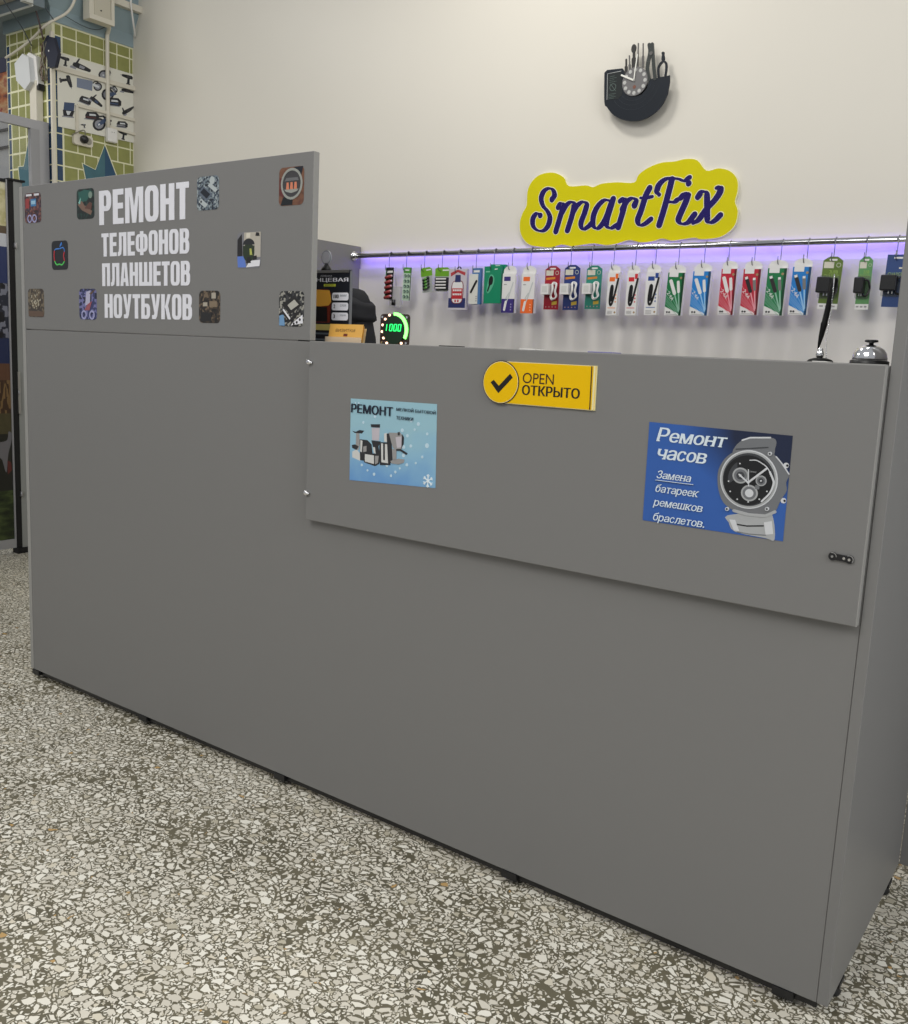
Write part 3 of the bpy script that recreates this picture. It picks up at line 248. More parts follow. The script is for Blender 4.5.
def terrazzo():
    m = bpy.data.materials.new('terrazzo'); m.use_nodes = True; nt = m.node_tree; N = nt.nodes; Lk = nt.links; b = N['Principled BSDF']
    def nd(t, **k):
        x = N.new(t)
        for a, v in k.items(): setattr(x, a, v)
        return x
    def math_(op, a, bb=None, clamp=False):
        x = nd('ShaderNodeMath', operation=op, use_clamp=clamp)
        for i, q in enumerate((a, bb)):
            if q is None: continue
            if isinstance(q, (int, float)): x.inputs[i].default_value = q
            else: Lk.new(q, x.inputs[i])
        return x.outputs[0]
    tc = nd('ShaderNodeTexCoord'); P = tc.outputs['Object']
    dn = nd('ShaderNodeTexNoise'); dn.inputs['Scale'].default_value = 26; Lk.new(P, dn.inputs['Vector'])
    mx = nd('ShaderNodeVectorMath', operation='MULTIPLY_ADD'); Lk.new(dn.outputs['Color'], mx.inputs[0]); mx.inputs[1].default_value = (.022, .022, 0); Lk.new(P, mx.inputs[2])
    def layer(scale, vec, off):
        mp = nd('ShaderNodeMapping'); mp.inputs['Location'].default_value = (off, off * .7, 0); mp.inputs['Scale'].default_value = (*vec, 1); Lk.new(mx.outputs[0], mp.inputs[0])
        e = nd('ShaderNodeTexVoronoi', voronoi_dimensions='2D', feature='DISTANCE_TO_EDGE'); e.inputs['Scale'].default_value = scale
        c = nd('ShaderNodeTexVoronoi', voronoi_dimensions='2D', feature='F1'); c.inputs['Scale'].default_value = scale
        Lk.new(mp.outputs[0], e.inputs['Vector']); Lk.new(mp.outputs[0], c.inputs['Vector'])
        s = nd('ShaderNodeSeparateColor'); Lk.new(c.outputs['Color'], s.inputs[0])
        return e.outputs['Distance'], s.outputs[0], s.outputs[1], s.outputs[2]
    patch = nd('ShaderNodeTexNoise'); patch.inputs['Scale'].default_value = 3.4; patch.inputs['Detail'].default_value = 3; Lk.new(P, patch.inputs['Vector'])
    pv = patch.outputs[0]
    def mask(L, keep, th, jit):
        e, r, g, bl = L
        t = math_('ADD', math_('MULTIPLY', g, jit), th)
        a = math_('MULTIPLY', math_('SUBTRACT', e, t), 30, True)
        k = math_('GREATER_THAN', math_('ADD', r, math_('MULTIPLY', math_('SUBTRACT', pv, .5), 1.1)), 1 - keep)
        return math_('MULTIPLY', a, k)
    L1 = layer(50, (1, 1.3), 0); L2 = layer(86, (1.1, 1), 3.3); L3 = layer(150, (1, 1), 7.1)
    m1 = mask(L1, .60, .10, .13); m2 = mask(L2, .80, .11, .14); m3 = mask(L3, .55, .12, .14)
    cell1 = math_('GREATER_THAN', math_('ADD', L1[1], math_('MULTIPLY', math_('SUBTRACT', pv, .5), 1.1)), 1 - .60)
    m2 = math_('MULTIPLY', m2, math_('SUBTRACT', 1, math_('MULTIPLY', math_('GREATER_THAN', L1[0], .02), cell1)))
    m3 = math_('MULTIPLY', m3, math_('SUBTRACT', 1, math_('MAXIMUM', m1, m2)))
    def chipcol(L):
        r = nd('ShaderNodeValToRGB'); e = r.color_ramp.elements; r.color_ramp.interpolation = 'CONSTANT'
        e[0].position = 0; e[0].color = (*rgb(214, 208, 194), 1); e[1].position = .25; e[1].color = (*rgb(228, 223, 210), 1)
        for p, c in ((.5, (206, 200, 186)), (.68, (234, 230, 218)), (.88, (188, 181, 162)), (.94, (214, 206, 188)), (.993, (186, 152, 100))):
            x = e.new(p); x.color = (*rgb(*c), 1)
        Lk.new(L[3], r.inputs[0]); return r.outputs[0]
    mn = nd('ShaderNodeTexNoise'); mn.inputs['Scale'].default_value = 9; mn.inputs['Detail'].default_value = 6; Lk.new(P, mn.inputs['Vector'])
    mr = nd('ShaderNodeValToRGB'); Lk.new(mn.outputs[0], mr.inputs[0]); mr.color_ramp.elements[0].position = .3; mr.color_ramp.elements[0].color = (*rgb(92, 87, 71), 1)
    mr.color_ramp.elements[1].position = .7; mr.color_ramp.elements[1].color = (*rgb(114, 108, 89), 1)
    col = mr.outputs[0]
    for mm, L in ((m3, L3), (m2, L2), (m1, L1)):
        x = nd('ShaderNodeMix', data_type='RGBA'); Lk.new(mm, x.inputs['Factor']); Lk.new(col, x.inputs['A']); Lk.new(chipcol(L), x.inputs['B']); col = x.outputs['Result']
    Lk.new(col, b.inputs['Base Color']); b.inputs['Roughness'].default_value = .42; b.inputs['Specular IOR Level'].default_value = .35
    MATS['terrazzo'] = m; return m
def plaster():
    m = mat('painted_plaster', rgb(216, 211, 200), .38, noise=.012, nscale=5, spec=.3); nt = m.node_tree; b = nt.nodes['Principled BSDF']
    n = nt.nodes.new('ShaderNodeTexNoise'); n.inputs['Scale'].default_value = 3; bp = nt.nodes.new('ShaderNodeBump'); bp.inputs['Strength'].default_value = .15; bp.inputs['Distance'].default_value = .01
    nt.links.new(n.outputs[0], bp.inputs['Height']); nt.links.new(bp.outputs[0], b.inputs['Normal']); return m
WALLM = plaster()

# ------------------------------------------------------------------ the setting
m = MB(); m.box(-9, 6, -6, 4, -.05, 0, terrazzo()); m.build('floor', kind='structure')
m = MB(); m.box(-1.572, 4.2, 1.5, 1.62, 0, 3.6, WALLM); m.build('wall_back', kind='structure')
XC, YC = -1.572, 1.06
GROUT = mat('pale_grout', rgb(226, 224, 190), .6); TG = mat('olive_tile', rgb(142, 144, 84), .25, noise=.18, nscale=30); TB = mat('navy_tile', rgb(38, 66, 98), .2, noise=.15, nscale=30)
TT = mat('teal_tile', rgb(62, 104, 116), .2, noise=.2, nscale=20); TT2 = mat('blue_star_tile', rgb(36, 74, 104), .2)
m = MB(); m.box(-1.975, XC, YC, 1.62, 0, 2.54, GROUT)
fr, fl = side(XC), front(YC)
def tiles(fr, u0, u1, ublue0, ublue1, cols, flip):
    for k in range(-1, 33):
        m.lift = 0; gp = .003 if flip else .0045
        zt = 2.4835 - .0735 * k; zb = zt - .0735
        if k == -1: zt = 2.535
        if zb < 0: continue
        a, b_ = ublue0, ublue1
        m.poly([(a + .003, zb + .003), (b_ - .003, zb + .003), (b_ - .003, zt - .003), (a + .003, zt - .003)], fr, 0, .0006, TB if k > -1 else TG)
        for i in range(len(cols) - 1):
            o = .035 if (k % 2 and k > 5) and flip else 0
            a = cols[i] + (o if i else 0); b_ = cols[i + 1] + (o if i < len(cols) - 2 else 0)
            m.poly([(a + gp, zb + gp + .001), (b_ - gp, zb + gp + .001), (b_ - gp, zt - gp), (a + gp, zt - gp)], fr, 0, .0006, TG)
tiles(fr, 1.06, 1.5, 1.073, 1.108, [1.112, 1.186, 1.260, 1.334, 1.408, 1.481, 1.5], True)
tiles(fl, -1.975, XC, -1.973, -1.944, [-1.942, -1.875, -1.811, -1.748, -1.684, -1.622], False)
for k in range(33):
    m.lift = 0; zt = 2.4835 - .0735 * k; m.poly([(-1.612, zt - .0705), (-1.577, zt - .0705), (-1.577, zt - .003), (-1.612, zt - .003)], fl, 0, .0006, TB)
def star(fr, pts, mid, g):
    m.lift = 0; c = (sum(p[0] for p in pts) / len(pts), sum(p[1] for p in pts) / len(pts))
    m.poly([(c[0] + (p[0] - c[0]) * g, c[1] + (p[1] - c[1]) * g) for p in pts], fr, .002, .0028, GROUT)
    m.poly(pts, fr, .0028, .0034, TT)
    m.poly([pts[0], mid[0], mid[1]], fr, .0034, .0038, TT2)
star(fr, [(1.3323, 2.035), (1.3932, 1.905), (1.445, 1.74), (1.3323, 1.70), (1.22, 1.74), (1.2241, 1.86), (1.2096, 1.925), (1.279, 1.9071)], [(1.3932, 1.905), (1.3323, 1.75)], 1.06)
star(fl, [(-1.7703, 2.065), (-1.7166, 1.8977), (-1.67, 1.75), (-1.77, 1.70), (-1.865, 1.75), (-1.885, 1.905), (-1.8356, 1.9044)], [(-1.7166, 1.8977), (-1.7703, 1.72)], 1.07)
m.build('wall_left', kind='structure')
m = MB(); m.box(.0185, 2.4425, 1.489, 1.4998, .02, 1.424, mat('white_gloss_board', rgb(226, 222, 216), .22)); m.build('trim_2', kind='structure')
# capital and ceiling beam, pale blue
BLUE = mat('pale_blue_paint', rgb(142, 160, 166), .6, noise=.06, nscale=6); BLUE2 = mat('grey_blue_paint', rgb(112, 124, 130), .6, noise=.05, nscale=6)
m = MB()
a = [(-1.985, 1.05), (XC + .006, 1.05), (XC + .006, 1.5), (-1.985, 1.5)]; b_ = [(-2.03, .99), (XC + .05, .99), (XC + .05, 1.5), (-2.03, 1.5)]
for (q0, z0), (q1, z1), mm in (((a, 2.54), (a, 2.60), BLUE), ((a, 2.60), (b_, 2.68), BLUE), ((b_, 2.68), (b_, 3.6), BLUE)):
    m.add([(x, y, z0) for x, y in q0] + [(x, y, z1) for x, y in q1], [(0, 1, 5, 4), (1, 2, 6, 5), (2, 3, 7, 6), (3, 0, 4, 7), (0, 3, 2, 1), (4, 5, 6, 7)], mm)
m.box(-4.5, -2.03, 1.05, 1.45, 2.64, 3.2, BLUE2); m.box(-4.5, -1.50, .93, .985, 2.56, 3.2, BLUE2); m.box(-4.5, -1.50, .925, .93, 2.552, 2.560, mat('pale_trim', rgb(196, 198, 192), .5))
m.box(-4.5, -1.52, .90, .925, 2.600, 2.625, mat('cream_tray', rgb(176, 170, 154), .5)); m.box(-4.5, -1.52, .70, .90, 2.625, 2.64, mat('brown_grey_board', rgb(112, 108, 100), .7)); m.box(-1.52, -1.49, .88, .925, 2.56, 2.70, mat('pale_trim', 0))
m.build('ceiling', kind='structure')
# far wall of the next shop
m = MB(); m.box(-8.5, -2.2, 2.82, 2.95, 0, 3.6, mat('far_white_wall', rgb(214, 214, 214), .6))
m.build('wall_far', kind='structure')
m = MB(); m.box(-6.2, -4.95, 2.79, 2.82, 2.88, 3.52, pic('orange_print', [rgb(120, 40, 20), rgb(222, 120, 50), rgb(240, 190, 130), rgb(190, 60, 30)], 5, 'noise', vec=(1, 1, 2)))
m.box(-6.2, -4.95, 2.785, 2.79, 3.22, 3.52, mat('navy_print', rgb(44, 44, 78), .4))
o = m.build('wall_print'); o['label'] = 'orange and navy picture panel high on the far wall left of the tiled pillar'; o['category'] = 'picture'
m = MB()
for z in (2.76, 2.62): m.box(-6.2, -4.95, 2.80, 2.82, z, z + .02, BLACK)
m.build('trim_1', kind='structure')
# shop window frame in front of the pillar
m = MB(); xs0 = -1.625; xs1 = -1.60
m.box(xs0, xs1, 1.003, 1.052, 0, 2.085, ALU); m.box(xs0, xs1, -.6, 1.003, 2.043, 2.083, ALU); m.box(xs0, xs1, -.65, -.6, 0, 2.083, ALU)
m.box(xs0 + .002, xs1 + .003, .96, 1.003, 1.0, 2.0425, mat('aluminium_shadow_strip', rgb(150, 150, 152), .4))
wn = m.build('window_1', kind='structure')
gl = bpy.data.materials.new('clear_glass'); gl.use_nodes = True; nt = gl.node_tree; b_ = nt.nodes['Principled BSDF']
tr = nt.nodes.new('ShaderNodeBsdfTransparent'); gs = nt.nodes.new('ShaderNodeBsdfGlossy'); gs.inputs['Roughness'].default_value = .02; mxs = nt.nodes.new('ShaderNodeMixShader'); mxs.inputs[0].default_value = .04
nt.links.new(tr.outputs[0], mxs.inputs[1]); nt.links.new(gs.outputs[0], mxs.inputs[2]); nt.links.new(mxs.outputs[0], nt.nodes['Material Output'].inputs[0])
m = MB(); m.box(-1.615, -1.611, -.6, .96, 1.85, 2.043, gl); m.build('pane', wn)
# glazed door with a landscape print, seen edge-on
m = MB(); xa, xb = -1.70, -1.66
m.box(xa, xb, .866, .873, .03, 1.80, ALU); m.box(xa, xb, .02, .05, .03, 1.80, ALU); m.box(xa, xb, .05, .866, .03, .075, ALU); m.box(xa, xb, .05, .866, 1.785, 1.80, DARK)
dr = m.build('door_1', kind='structure')
m = MB(); m.box(xa, xb + .004, .874, .900, .03, 1.805, DARK); m.box(xa, xb + .012, .874, .955, 1.797, 1.806, DARK); m.box(xa, xb + .012, .874, .95, .0, .028, DARK); m.build('gasket', dr)
m = MB(); m.box(xa, xb + .002, .901, .945, .028, 1.796, mat('grey_jamb', rgb(150, 152, 150), .4)); m.build('jamb', dr)
for z in (1.50, .80, .30):
    m = MB(); m.box(xb, xb + .014, .893, .906, z - .09 * (z == .8) - .012, z + .09 * (z == .8) + .012, STEEL); m.tube([(xb + .014, .897, z - .012), (xb + .014, .897, z + .012)], .004, ALU); m.build('hinge', dr)
# the print behind its glass: layered landscape
C_ = lambda n, c, **k: mat(n, rgb(*c), .35, **k)
m = MB(); fs = side(-1.668); y0, y1 = .05, .866
def band(z0, z1, mm, d=0): m.poly([(y0, z0), (y1, z0), (y1, z1), (y0, z1)], fs, d, d + .001, mm)
band(.075, .32, pic('print_grass', [rgb(22, 28, 16), rgb(44, 56, 28), rgb(72, 84, 46)], 14, 'noise', vec=(1, 1, 3)))
band(.32, .60, C_('print_undergrowth', (34, 34, 28), noise=.3, nscale=12)); band(.60, .70, C_('print_olive', (74, 68, 44), noise=.2)); band(.70, .86, pic('print_columns', [rgb(60, 40, 26), rgb(120, 94, 60), rgb(84, 58, 36)], 30, vec=(1, 3, .6)))
band(.86, .94, C_('print_brown_roof', (92, 62, 44), noise=.2)); band(.94, 1.06, C_('print_lake', (28, 40, 78), noise=.1)); band(1.06, 1.32, pic('print_trees', [rgb(14, 16, 26), rgb(34, 38, 54), rgb(120, 122, 136), rgb(20, 22, 34)], 40))
band(1.32, 1.49, C_('print_night_sky', (36, 50, 96), noise=.15, nscale=6)); band(1.49, 1.55, C_('print_snow', (196, 198, 204))); band(1.55, 1.585, C_('print_brown_strip', (92, 76, 58))); band(1.585, 1.785, pic('print_meadow', [rgb(208, 200, 160), rgb(180, 172, 120), rgb(226, 220, 196)], 12, 'noise'))
hw = C_('print_white_horse', (110, 108, 112))
m.poly(smooth([(.845, .50), (.862, .56), (.866, .60), (.85, .61), (.842, .57), (.80, .56), (.70, .56), (.66, .52), (.66, .36), (.68, .36), (.70, .45), (.80, .49), (.828, .42), (.836, .42)], 3, True), fs, .001, .002, hw)
m.poly([(.84, .40), (.862, .42), (.858, .46), (.84, .47)], fs, .001, .002, C_('print_red', (92, 42, 38)))
o = m.build('landscape_print'); o['label'] = 'dark landscape print with lake and white horse behind the glazed door at far left'; o['category'] = 'poster'

# ------------------------------------------------------------------ reception counter
L = 2.4430; HC = 1.10; HS = 1.5155; XS = 1.2145; HJ = 1.1005; D = 1.5; Z0 = .03
ct = thing('reception_counter', (L / 2, .25, 0), 'long grey laminate reception counter with a raised lettered screen at its left end', 'counter')
m = MB(); m.bbox(.0185, L - .0005, 0, .018, Z0, HJ - .0015, GREY, .0008); m.build('front_panel', ct)
m = MB(); m.bbox(.0185, XS, 0, .018, HJ + .001, HS, GREY, .001); m.box(XS - .0006, XS + .0004, .0006, .0174, HJ + .002, HS - .001, EDGE)
sp = m.build('screen_panel', ct)
m = MB(); m.bbox(0, .018, .0, D - .004, Z0, HS, GREY, .0012); m.box(.001, .017, -.0006, .0002, Z0 + .001, HS - .001, EDGE); m.build('side_panel', ct)
m = MB(); m.bbox(L, L + .018, -.001, .585, Z0, 1.52, GREY, .0012); m.build('side_panel', ct)
m = MB(); m.bbox(L + .019, 3.25, .586, .604, Z0, 1.52, GREY, .001); m.build('return_panel', ct)
m = MB(); m.bbox(.019, L - .001, .0185, .45, HC - .022, HC - .003, GREY, .001); m.build('countertop', ct)
m = MB(); m.bbox(1.2318, L - .003, -.0185, -.0012, .6915, HC, GREY, .0014); m.box(1.2325, L - .0035, -.018, -.0015, HC - .0002, HC + .0006, EDGE)
m.box(L - .0034, L - .0024, -.018, -.0018, .692, HC - .0005, EDGE); fp = m.build('hatch_panel', ct)
for z in (1.0532, .7545):
    m = MB(); fr0 = front(-.0186)
    m.lathe((1.2345, -.0225, z), [(.004, -.004), (.0062, -.002), (.0062, .002), (.004, .004)], CHROME, 14, axis=Vector((0, -1, 0)))
    m.box(1.222, 1.2318, -.008, -.0012, z - .006, z + .006, STEEL); m.tube([(1.2318, -.0225, z), (1.2445, -.0225, z - .001)], .0032, CHROME)
    m.build('hinge_cap', fp)
m = MB(); fr0 = front(-.0187); zl = .7975; DM = mat('worn_dark_metal', rgb(60, 60, 62), .3, .8)
m.disc((2.3950, zl + .001), .0066, fr0, 0, .003, DM); m.disc((2.4200, zl), .0066, fr0, 0, .003, DM); m.poly([(2.3945, zl - .004), (2.4205, zl - .005), (2.4205, zl + .005), (2.3945, zl + .006)], fr0, 0, .0028, DM)
m.ring((2.3945, zl + .001), .0055, .0066, fr0, .003, .0038, STEEL, a0=0, a1=110, n=14); m.ring((2.4200, zl), .0055, .0066, fr0, .003, .004, STEEL, a0=-40, a1=120, n=16)
m.disc((2.3945, zl + .001), .0018, fr0, .003, .005, STEEL, 12); m.disc((2.4205, zl), .0022, fr0, .003, .006, CHROME, 12); m.disc((2.4125, zl + .001), .0022, fr0, .0028, .006, CHROME, 12)
m.build('lock_hasp', fp, label='small dark metal hasp lock')
for x in [max(.03, f) for f in T['feet']]:
    m = MB(); m.lathe((x, .045, 0), [(.02, 0), (.022, .006), (.014, .012), (.011, .0315)], BLACK, 18); m.box(x - .018, x + .018, -.0025, .04, .014, .0296, BLACK); m.build('foot', ct)
for y in T['sfeet']:
    m = MB(); m.lathe((L + .002, y, 0), [(.016, 0), (.018, .006), (.014, .012), (.011, .0315)], BLACK, 18); m.box(L, L + .0195, y - .018, y + .018, .021, .0296, BLACK); m.build('foot', ct)

m = MB(); m.box(.019, L - .001, .008, .026, .015, .0295, BLACK); m.build('shadow_gap_strip', ct)  # black strip added to draw the dark shade under the front panel
# condensed heavy lettering
def impact(mb, word, u0, u1, z0, z1, fr, mm, th=.0005):
    W_ = {'М': 1.38, 'Ш': 1.55, 'Ф': 1.35, 'Т': .88, 'Л': 1.04, 'У': 1.0, 'А': 1.02, 'К': 1.05, 'Е': .84, 'Р': .98}
    gap = .13; tot = sum(W_.get(c, 1) for c in word) + gap * (len(word) - 1); s = (u1 - u0) / tot; H = z1 - z0; x = u0
    for c in word:
        wd = W_.get(c, 1); X = lambda a: x + a * s; Z = lambda b: z0 + b * H; t = .385; h = .165
        def R(a0, a1, b0, b1): mb.poly([(X(a0), Z(b0)), (X(a1), Z(b0)), (X(a1), Z(b1)), (X(a0), Z(b1))], fr, 0, th, mm)
        def Pg(*p): mb.poly([(X(a), Z(b)) for a, b in p], fr, 0, th, mm)
        def RR(a0, a1, b0, b1, tt=t, hh=None, left=True):
            hh = hh or h * .85; n = 6; r = .30 * s * 1.1; O = []; I = []
            ri = r * .35; ry = r * 1.15
            for cx, cy, a, ix, iy in ((X(a1) - r, Z(b1) - ry, 0, X(a1 - tt) - ri, Z(b1 - hh) - ri), (X(a0) + r, Z(b1) - ry, 90, X(a0 + tt) + ri, Z(b1 - hh) - ri), (X(a0) + r, Z(b0) + ry, 180, X(a0 + tt) + ri, Z(b0 + hh) + ri), (X(a1) - r, Z(b0) + ry, 270, X(a1 - tt) - ri, Z(b0 + hh) + ri)):
                for k in range(n + 1):
                    an = math.radians(a + 90 * k / n)
                    if not left and a in (90, 180):
                        O.append((X(a0), Z(b1) if a == 90 else Z(b0)))
                    else: O.append((cx + r * math.cos(an), cy + ry * math.sin(an)))
                    I.append((ix + ri * math.cos(an), iy + ri * math.sin(an)))
            N = len(O); vs = [fr(u, v, th) for u, v in O + I] + [fr(u, v, 0) for u, v in O + I]
            mb.lift += 2e-5; vs = [fr(u, v, th + mb.lift) for u, v in O + I] + [fr(u, v, 0) for u, v in O + I]
            mb.add(vs, [[i, (i + 1) % N, (i + 1) % N + N, i + N] for i in range(N)] + [[i + 2 * N, (i + 1) % N + 2 * N, (i + 1) % N, i] for i in range(N)], mm)
        if c == 'О': RR(0, 1, 0, 1)
        elif c == 'Р': R(0, t, 0, 1); RR(0, .98, .40, 1, left=False)
        elif c == 'Е': R(0, t, 0, 1); R(t, .84, 0, h); R(t, .80, .5 - h / 2 + .02, .5 + h / 2 + .02); R(t, .84, 1 - h, 1)
        elif c == 'М': Pg((0, 0), (.33, 0), (.33, .72), (.42, 1), (0, 1)); Pg((1.05, 0), (1.38, 0), (1.38, 1), (.96, 1), (1.05, .72)); Pg((.30, 1), (.50, 1), (.69, .45), (.88, 1), (1.08, 1), (.84, 0), (.54, 0))
        elif c == 'Н': R(0, t, 0, 1); R(1 - t, 1, 0, 1); R(t, 1 - t, .5 - h / 2 + .02, .5 + h / 2 + .02)
        elif c == 'Т': R(0, .88, 1 - h, 1); R(.44 - t / 2, .44 + t / 2, 0, 1 - h)
        elif c == 'Л': R(1.04 - t, 1.04, 0, 1); R(.16, 1.04 - t, 1 - h, 1); Pg((.16, 1), (.16, .35), (.11, .19), (0, .16), (0, 0), (.20, .0), (.40, .07), (.47, .28), (.47, 1))
        elif c == 'П': R(0, t, 0, 1); R(1 - t, 1, 0, 1); R(t, 1 - t, 1 - h, 1)
        elif c == 'А': Pg((0, 0), (.36, 0), (.53, .95), (.53, 1), (.24, 1)); Pg((.66, 0), (1.02, 0), (.78, 1), (.49, 1), (.49, .95)); R(.3, .72, .17, .33)
        elif c == 'Ш': R(0, .37, 0, 1); R(.59, .96, 0, 1); R(1.18, 1.55, 0, 1); R(.3, 1.3, 0, h)
        elif c == 'В': R(0, t, 0, 1); RR(0, .97, .48, 1, left=False, hh=.13); RR(0, 1, 0, .58, left=False, hh=.13)
        elif c == 'Б': R(0, t, 0, 1); RR(0, 1, 0, .62, left=False, hh=.14); R(t, .94, 1 - h, 1)
        elif c == 'У': Pg((0, 1), (.36, 1), (.52, .50), (.64, 1), (1.0, 1), (.66, .12), (.52, 0), (.10, 0), (.10, .16), (.30, .16), (.36, .24))
        elif c == 'К': R(0, t, 0, 1); Pg((t - .02, .42), (.70, 1), (1.04, 1), (.74, .54), (1.06, 0), (.70, 0), (t - .02, .55))
        elif c == 'Ф': RR(0, 1.35, .14, .88, tt=.36, hh=.12); R(.675 - t / 2, .675 + t / 2, 0, 1)
        x += (wd + gap) * s
for wd, (u0, u1, z0, z1) in (('РЕМОНТ', (.404, .785, 1.389, 1.479)), ('ТЕЛЕФОНОВ', (.413, .787, 1.305, 1.3665)), ('ПЛАНШЕТОВ', (.4145, .7905, 1.226, 1.287)), ('НОУТБУКОВ', (.424, .7985, 1.1405, 1.2045))):
    m = MB(); impact(m, wd, u0, u1, z0, z1, front(-.0002), VINYL); m.build('lettering', sp, label='white condensed vinyl word on the grey screen')
# ------------------------------------------------------------------ stickers on the screen
def sticker(k, label, draw, r=.012):
    q = T['stickers'][k]; u0 = (q[0][0] + q[3][0]) / 2; u1 = (q[1][0] + q[2][0]) / 2; v1 = (q[0][1] + q[1][1]) / 2; v0 = (q[2][1] + q[3][1]) / 2
    m = MB(); fr = front(-.0001); F = lambda a, b: (u0 + a * (u1 - u0), v0 + b * (v1 - v0))
    def Pp(pts, mm, l=1): m.poly([F(a, b) for a, b in pts], fr, .0006 + .0003 * (l - 1), .0006 + .0003 * l, mm)
    base = draw(Pp, F, m, fr); m.lift = 0
    m.poly(rrect(u0, v0, u1, v1, r), fr, 0, .0006, base)
    o = m.build('photo_sticker'); o['label'] = label; o['category'] = 'sticker'; o['group'] = 'rounded photo stickers on the counter screen'
gk = lambda n, *c: mat(n, rgb(*c), .3)
def lay(m, c, r, fr, l, mm, ry=None): m.disc(c, r, fr, .0006 + .0003 * (l - 1), .0006 + .0003 * l, mm, ry=ry)
def d1(P, F, m, fr):
    P([(.38, .55), (.72, .55), (.72, .80), (.38, .80)], gk('st_blue', 60, 120, 170)); P([(.42, .62), (.68, .62), (.68, .74), (.42, .74)], gk('st_ice', 150, 190, 215), 2); P([(.06, .5), (.28, .5), (.28, .82), (.06, .82)], gk('st_red', 150, 50, 50))
    P([(.1, .9), (.45, .9), (.45, .97), (.1, .97)], gk('st_white', 214, 214, 220)); P([(.6, .9), (.9, .9), (.9, .97), (.6, .97)], gk('st_white', 0, 0, 0))
    for a in (.3, .6): m.ring(F(a, .14), .008, .012, fr, .0006, .0010, gk('st_lilac', 160, 160, 200), n=16)
    return pic('st_board1', [rgb(40, 20, 24), rgb(96, 46, 44), rgb(60, 40, 60), rgb(120, 80, 70), rgb(20, 18, 30)], 170)
def d2(P, F, m, fr):
    P([(.1, .9), (.5, .97), (.9, .9), (.6, .6), (.15, .55)], gk('st_teal', 34, 88, 80)); P([(.05, .5), (.3, .62), (.45, .45), (.9, .25), (.8, .12), (.3, .3)], gk('st_copper', 118, 92, 78)); lay(m, F(.8, .78), .009, fr, 2, gk('st_sage', 120, 140, 128)); P([(.1, .55), (.25, .72), (.2, .5)], gk('st_aqua', 130, 190, 180), 2)
    P([(.45, .35), (.75, .55), (.9, .5), (.85, .3)], gk('st_rust', 92, 60, 50), 2)
    return pic('st_board2', [rgb(14, 26, 24), rgb(24, 54, 48), rgb(30, 30, 28)], 120)
def d3(P, F, m, fr):
    q = smooth(T['apple'], 4, True); cx = sum(a for a, _ in q) / len(q); cz = sum(b for _, b in q) / len(q); n = len(q)
    cols = [gk('neon_blue', 60, 120, 200), gk('neon_red', 190, 50, 60), gk('neon_orange', 200, 110, 50), gk('neon_green', 80, 200, 90)]
    for i in range(n):
        seg = [q[i], q[(i + 1) % n]]; z = (q[i][1] - min(b for _, b in q)) / (max(b for _, b in q) - min(b for _, b in q))
        m.stroke(seg, .0035, fr, .0006, .0011, cols[3 if z < .22 else 1 if z < .8 else 0], caps=False)
    x, z = q[0]
    m.poly(smooth([(cx + .001, z + .004), (cx + .004, z + .012), (cx + .011, z + .018), (cx + .011, z + .010)], 3, True), fr, .0006, .0011, cols[0])
    return gk('st_black', 16, 18, 24)
def d4(P, F, m, fr):
    lay(m, F(.5, .62), .026, fr, 1, pic('st_sepia_mid', [rgb(70, 60, 48), rgb(168, 160, 140), rgb(98, 84, 62), rgb(60, 50, 40)], 190), ry=.028); P([(.02, .02), (.98, .02), (.98, .2), (.02, .22)], gk('st_umber', 92, 70, 54))
    return pic('st_sepia', [rgb(56, 46, 38), rgb(108, 96, 76), rgb(40, 34, 30)], 130)
def d5(P, F, m, fr):
    P([(.35, .45), (.62, .5), (.66, .95), (.42, .9)], gk('st_pale_lilac', 178, 176, 200)); P([(.3, .3), (.6, .3), (.75, .6), (.5, .5)], gk('st_rose', 150, 80, 90), 2); P([(.7, .8), (.95, .97), (.9, .97), (.6, .85)], gk('st_umber', 0, 0, 0), 2)
    for a in (.28, .74): m.ring(F(a, .15), .008, .013, fr, .0009, .0013, gk('st_lilac', 0, 0, 0), n=16)
    return pic('st_board5', [rgb(50, 56, 100), rgb(110, 110, 160), rgb(30, 30, 56), rgb(150, 120, 160)], 120)
def d6(P, F, m, fr):
    P([(.05, .52), (.3, .72), (.72, .46), (.45, .26)], gk('st_slate', 92, 102, 116)); P([(.16, .54), (.32, .66), (.62, .46), (.45, .34)], gk('st_ink', 26, 30, 40), 2)
    P([(.5, .72), (.62, .80), (.95, .58), (.84, .50)], gk('st_silver', 176, 184, 186)); lay(m, F(.70, .86), .0095, fr, 1, gk('st_silver', 0, 0, 0)); P([(.08, .26), (.2, .36), (.5, .16), (.38, .07)], gk('st_silver', 0, 0, 0)); lay(m, F(.2, .26), .003, fr, 2, gk('st_ink', 0, 0, 0))
    return pic('st_board6', [rgb(34, 40, 50), rgb(110, 122, 130), rgb(60, 70, 84), rgb(150, 160, 164), rgb(24, 26, 32)], 230)
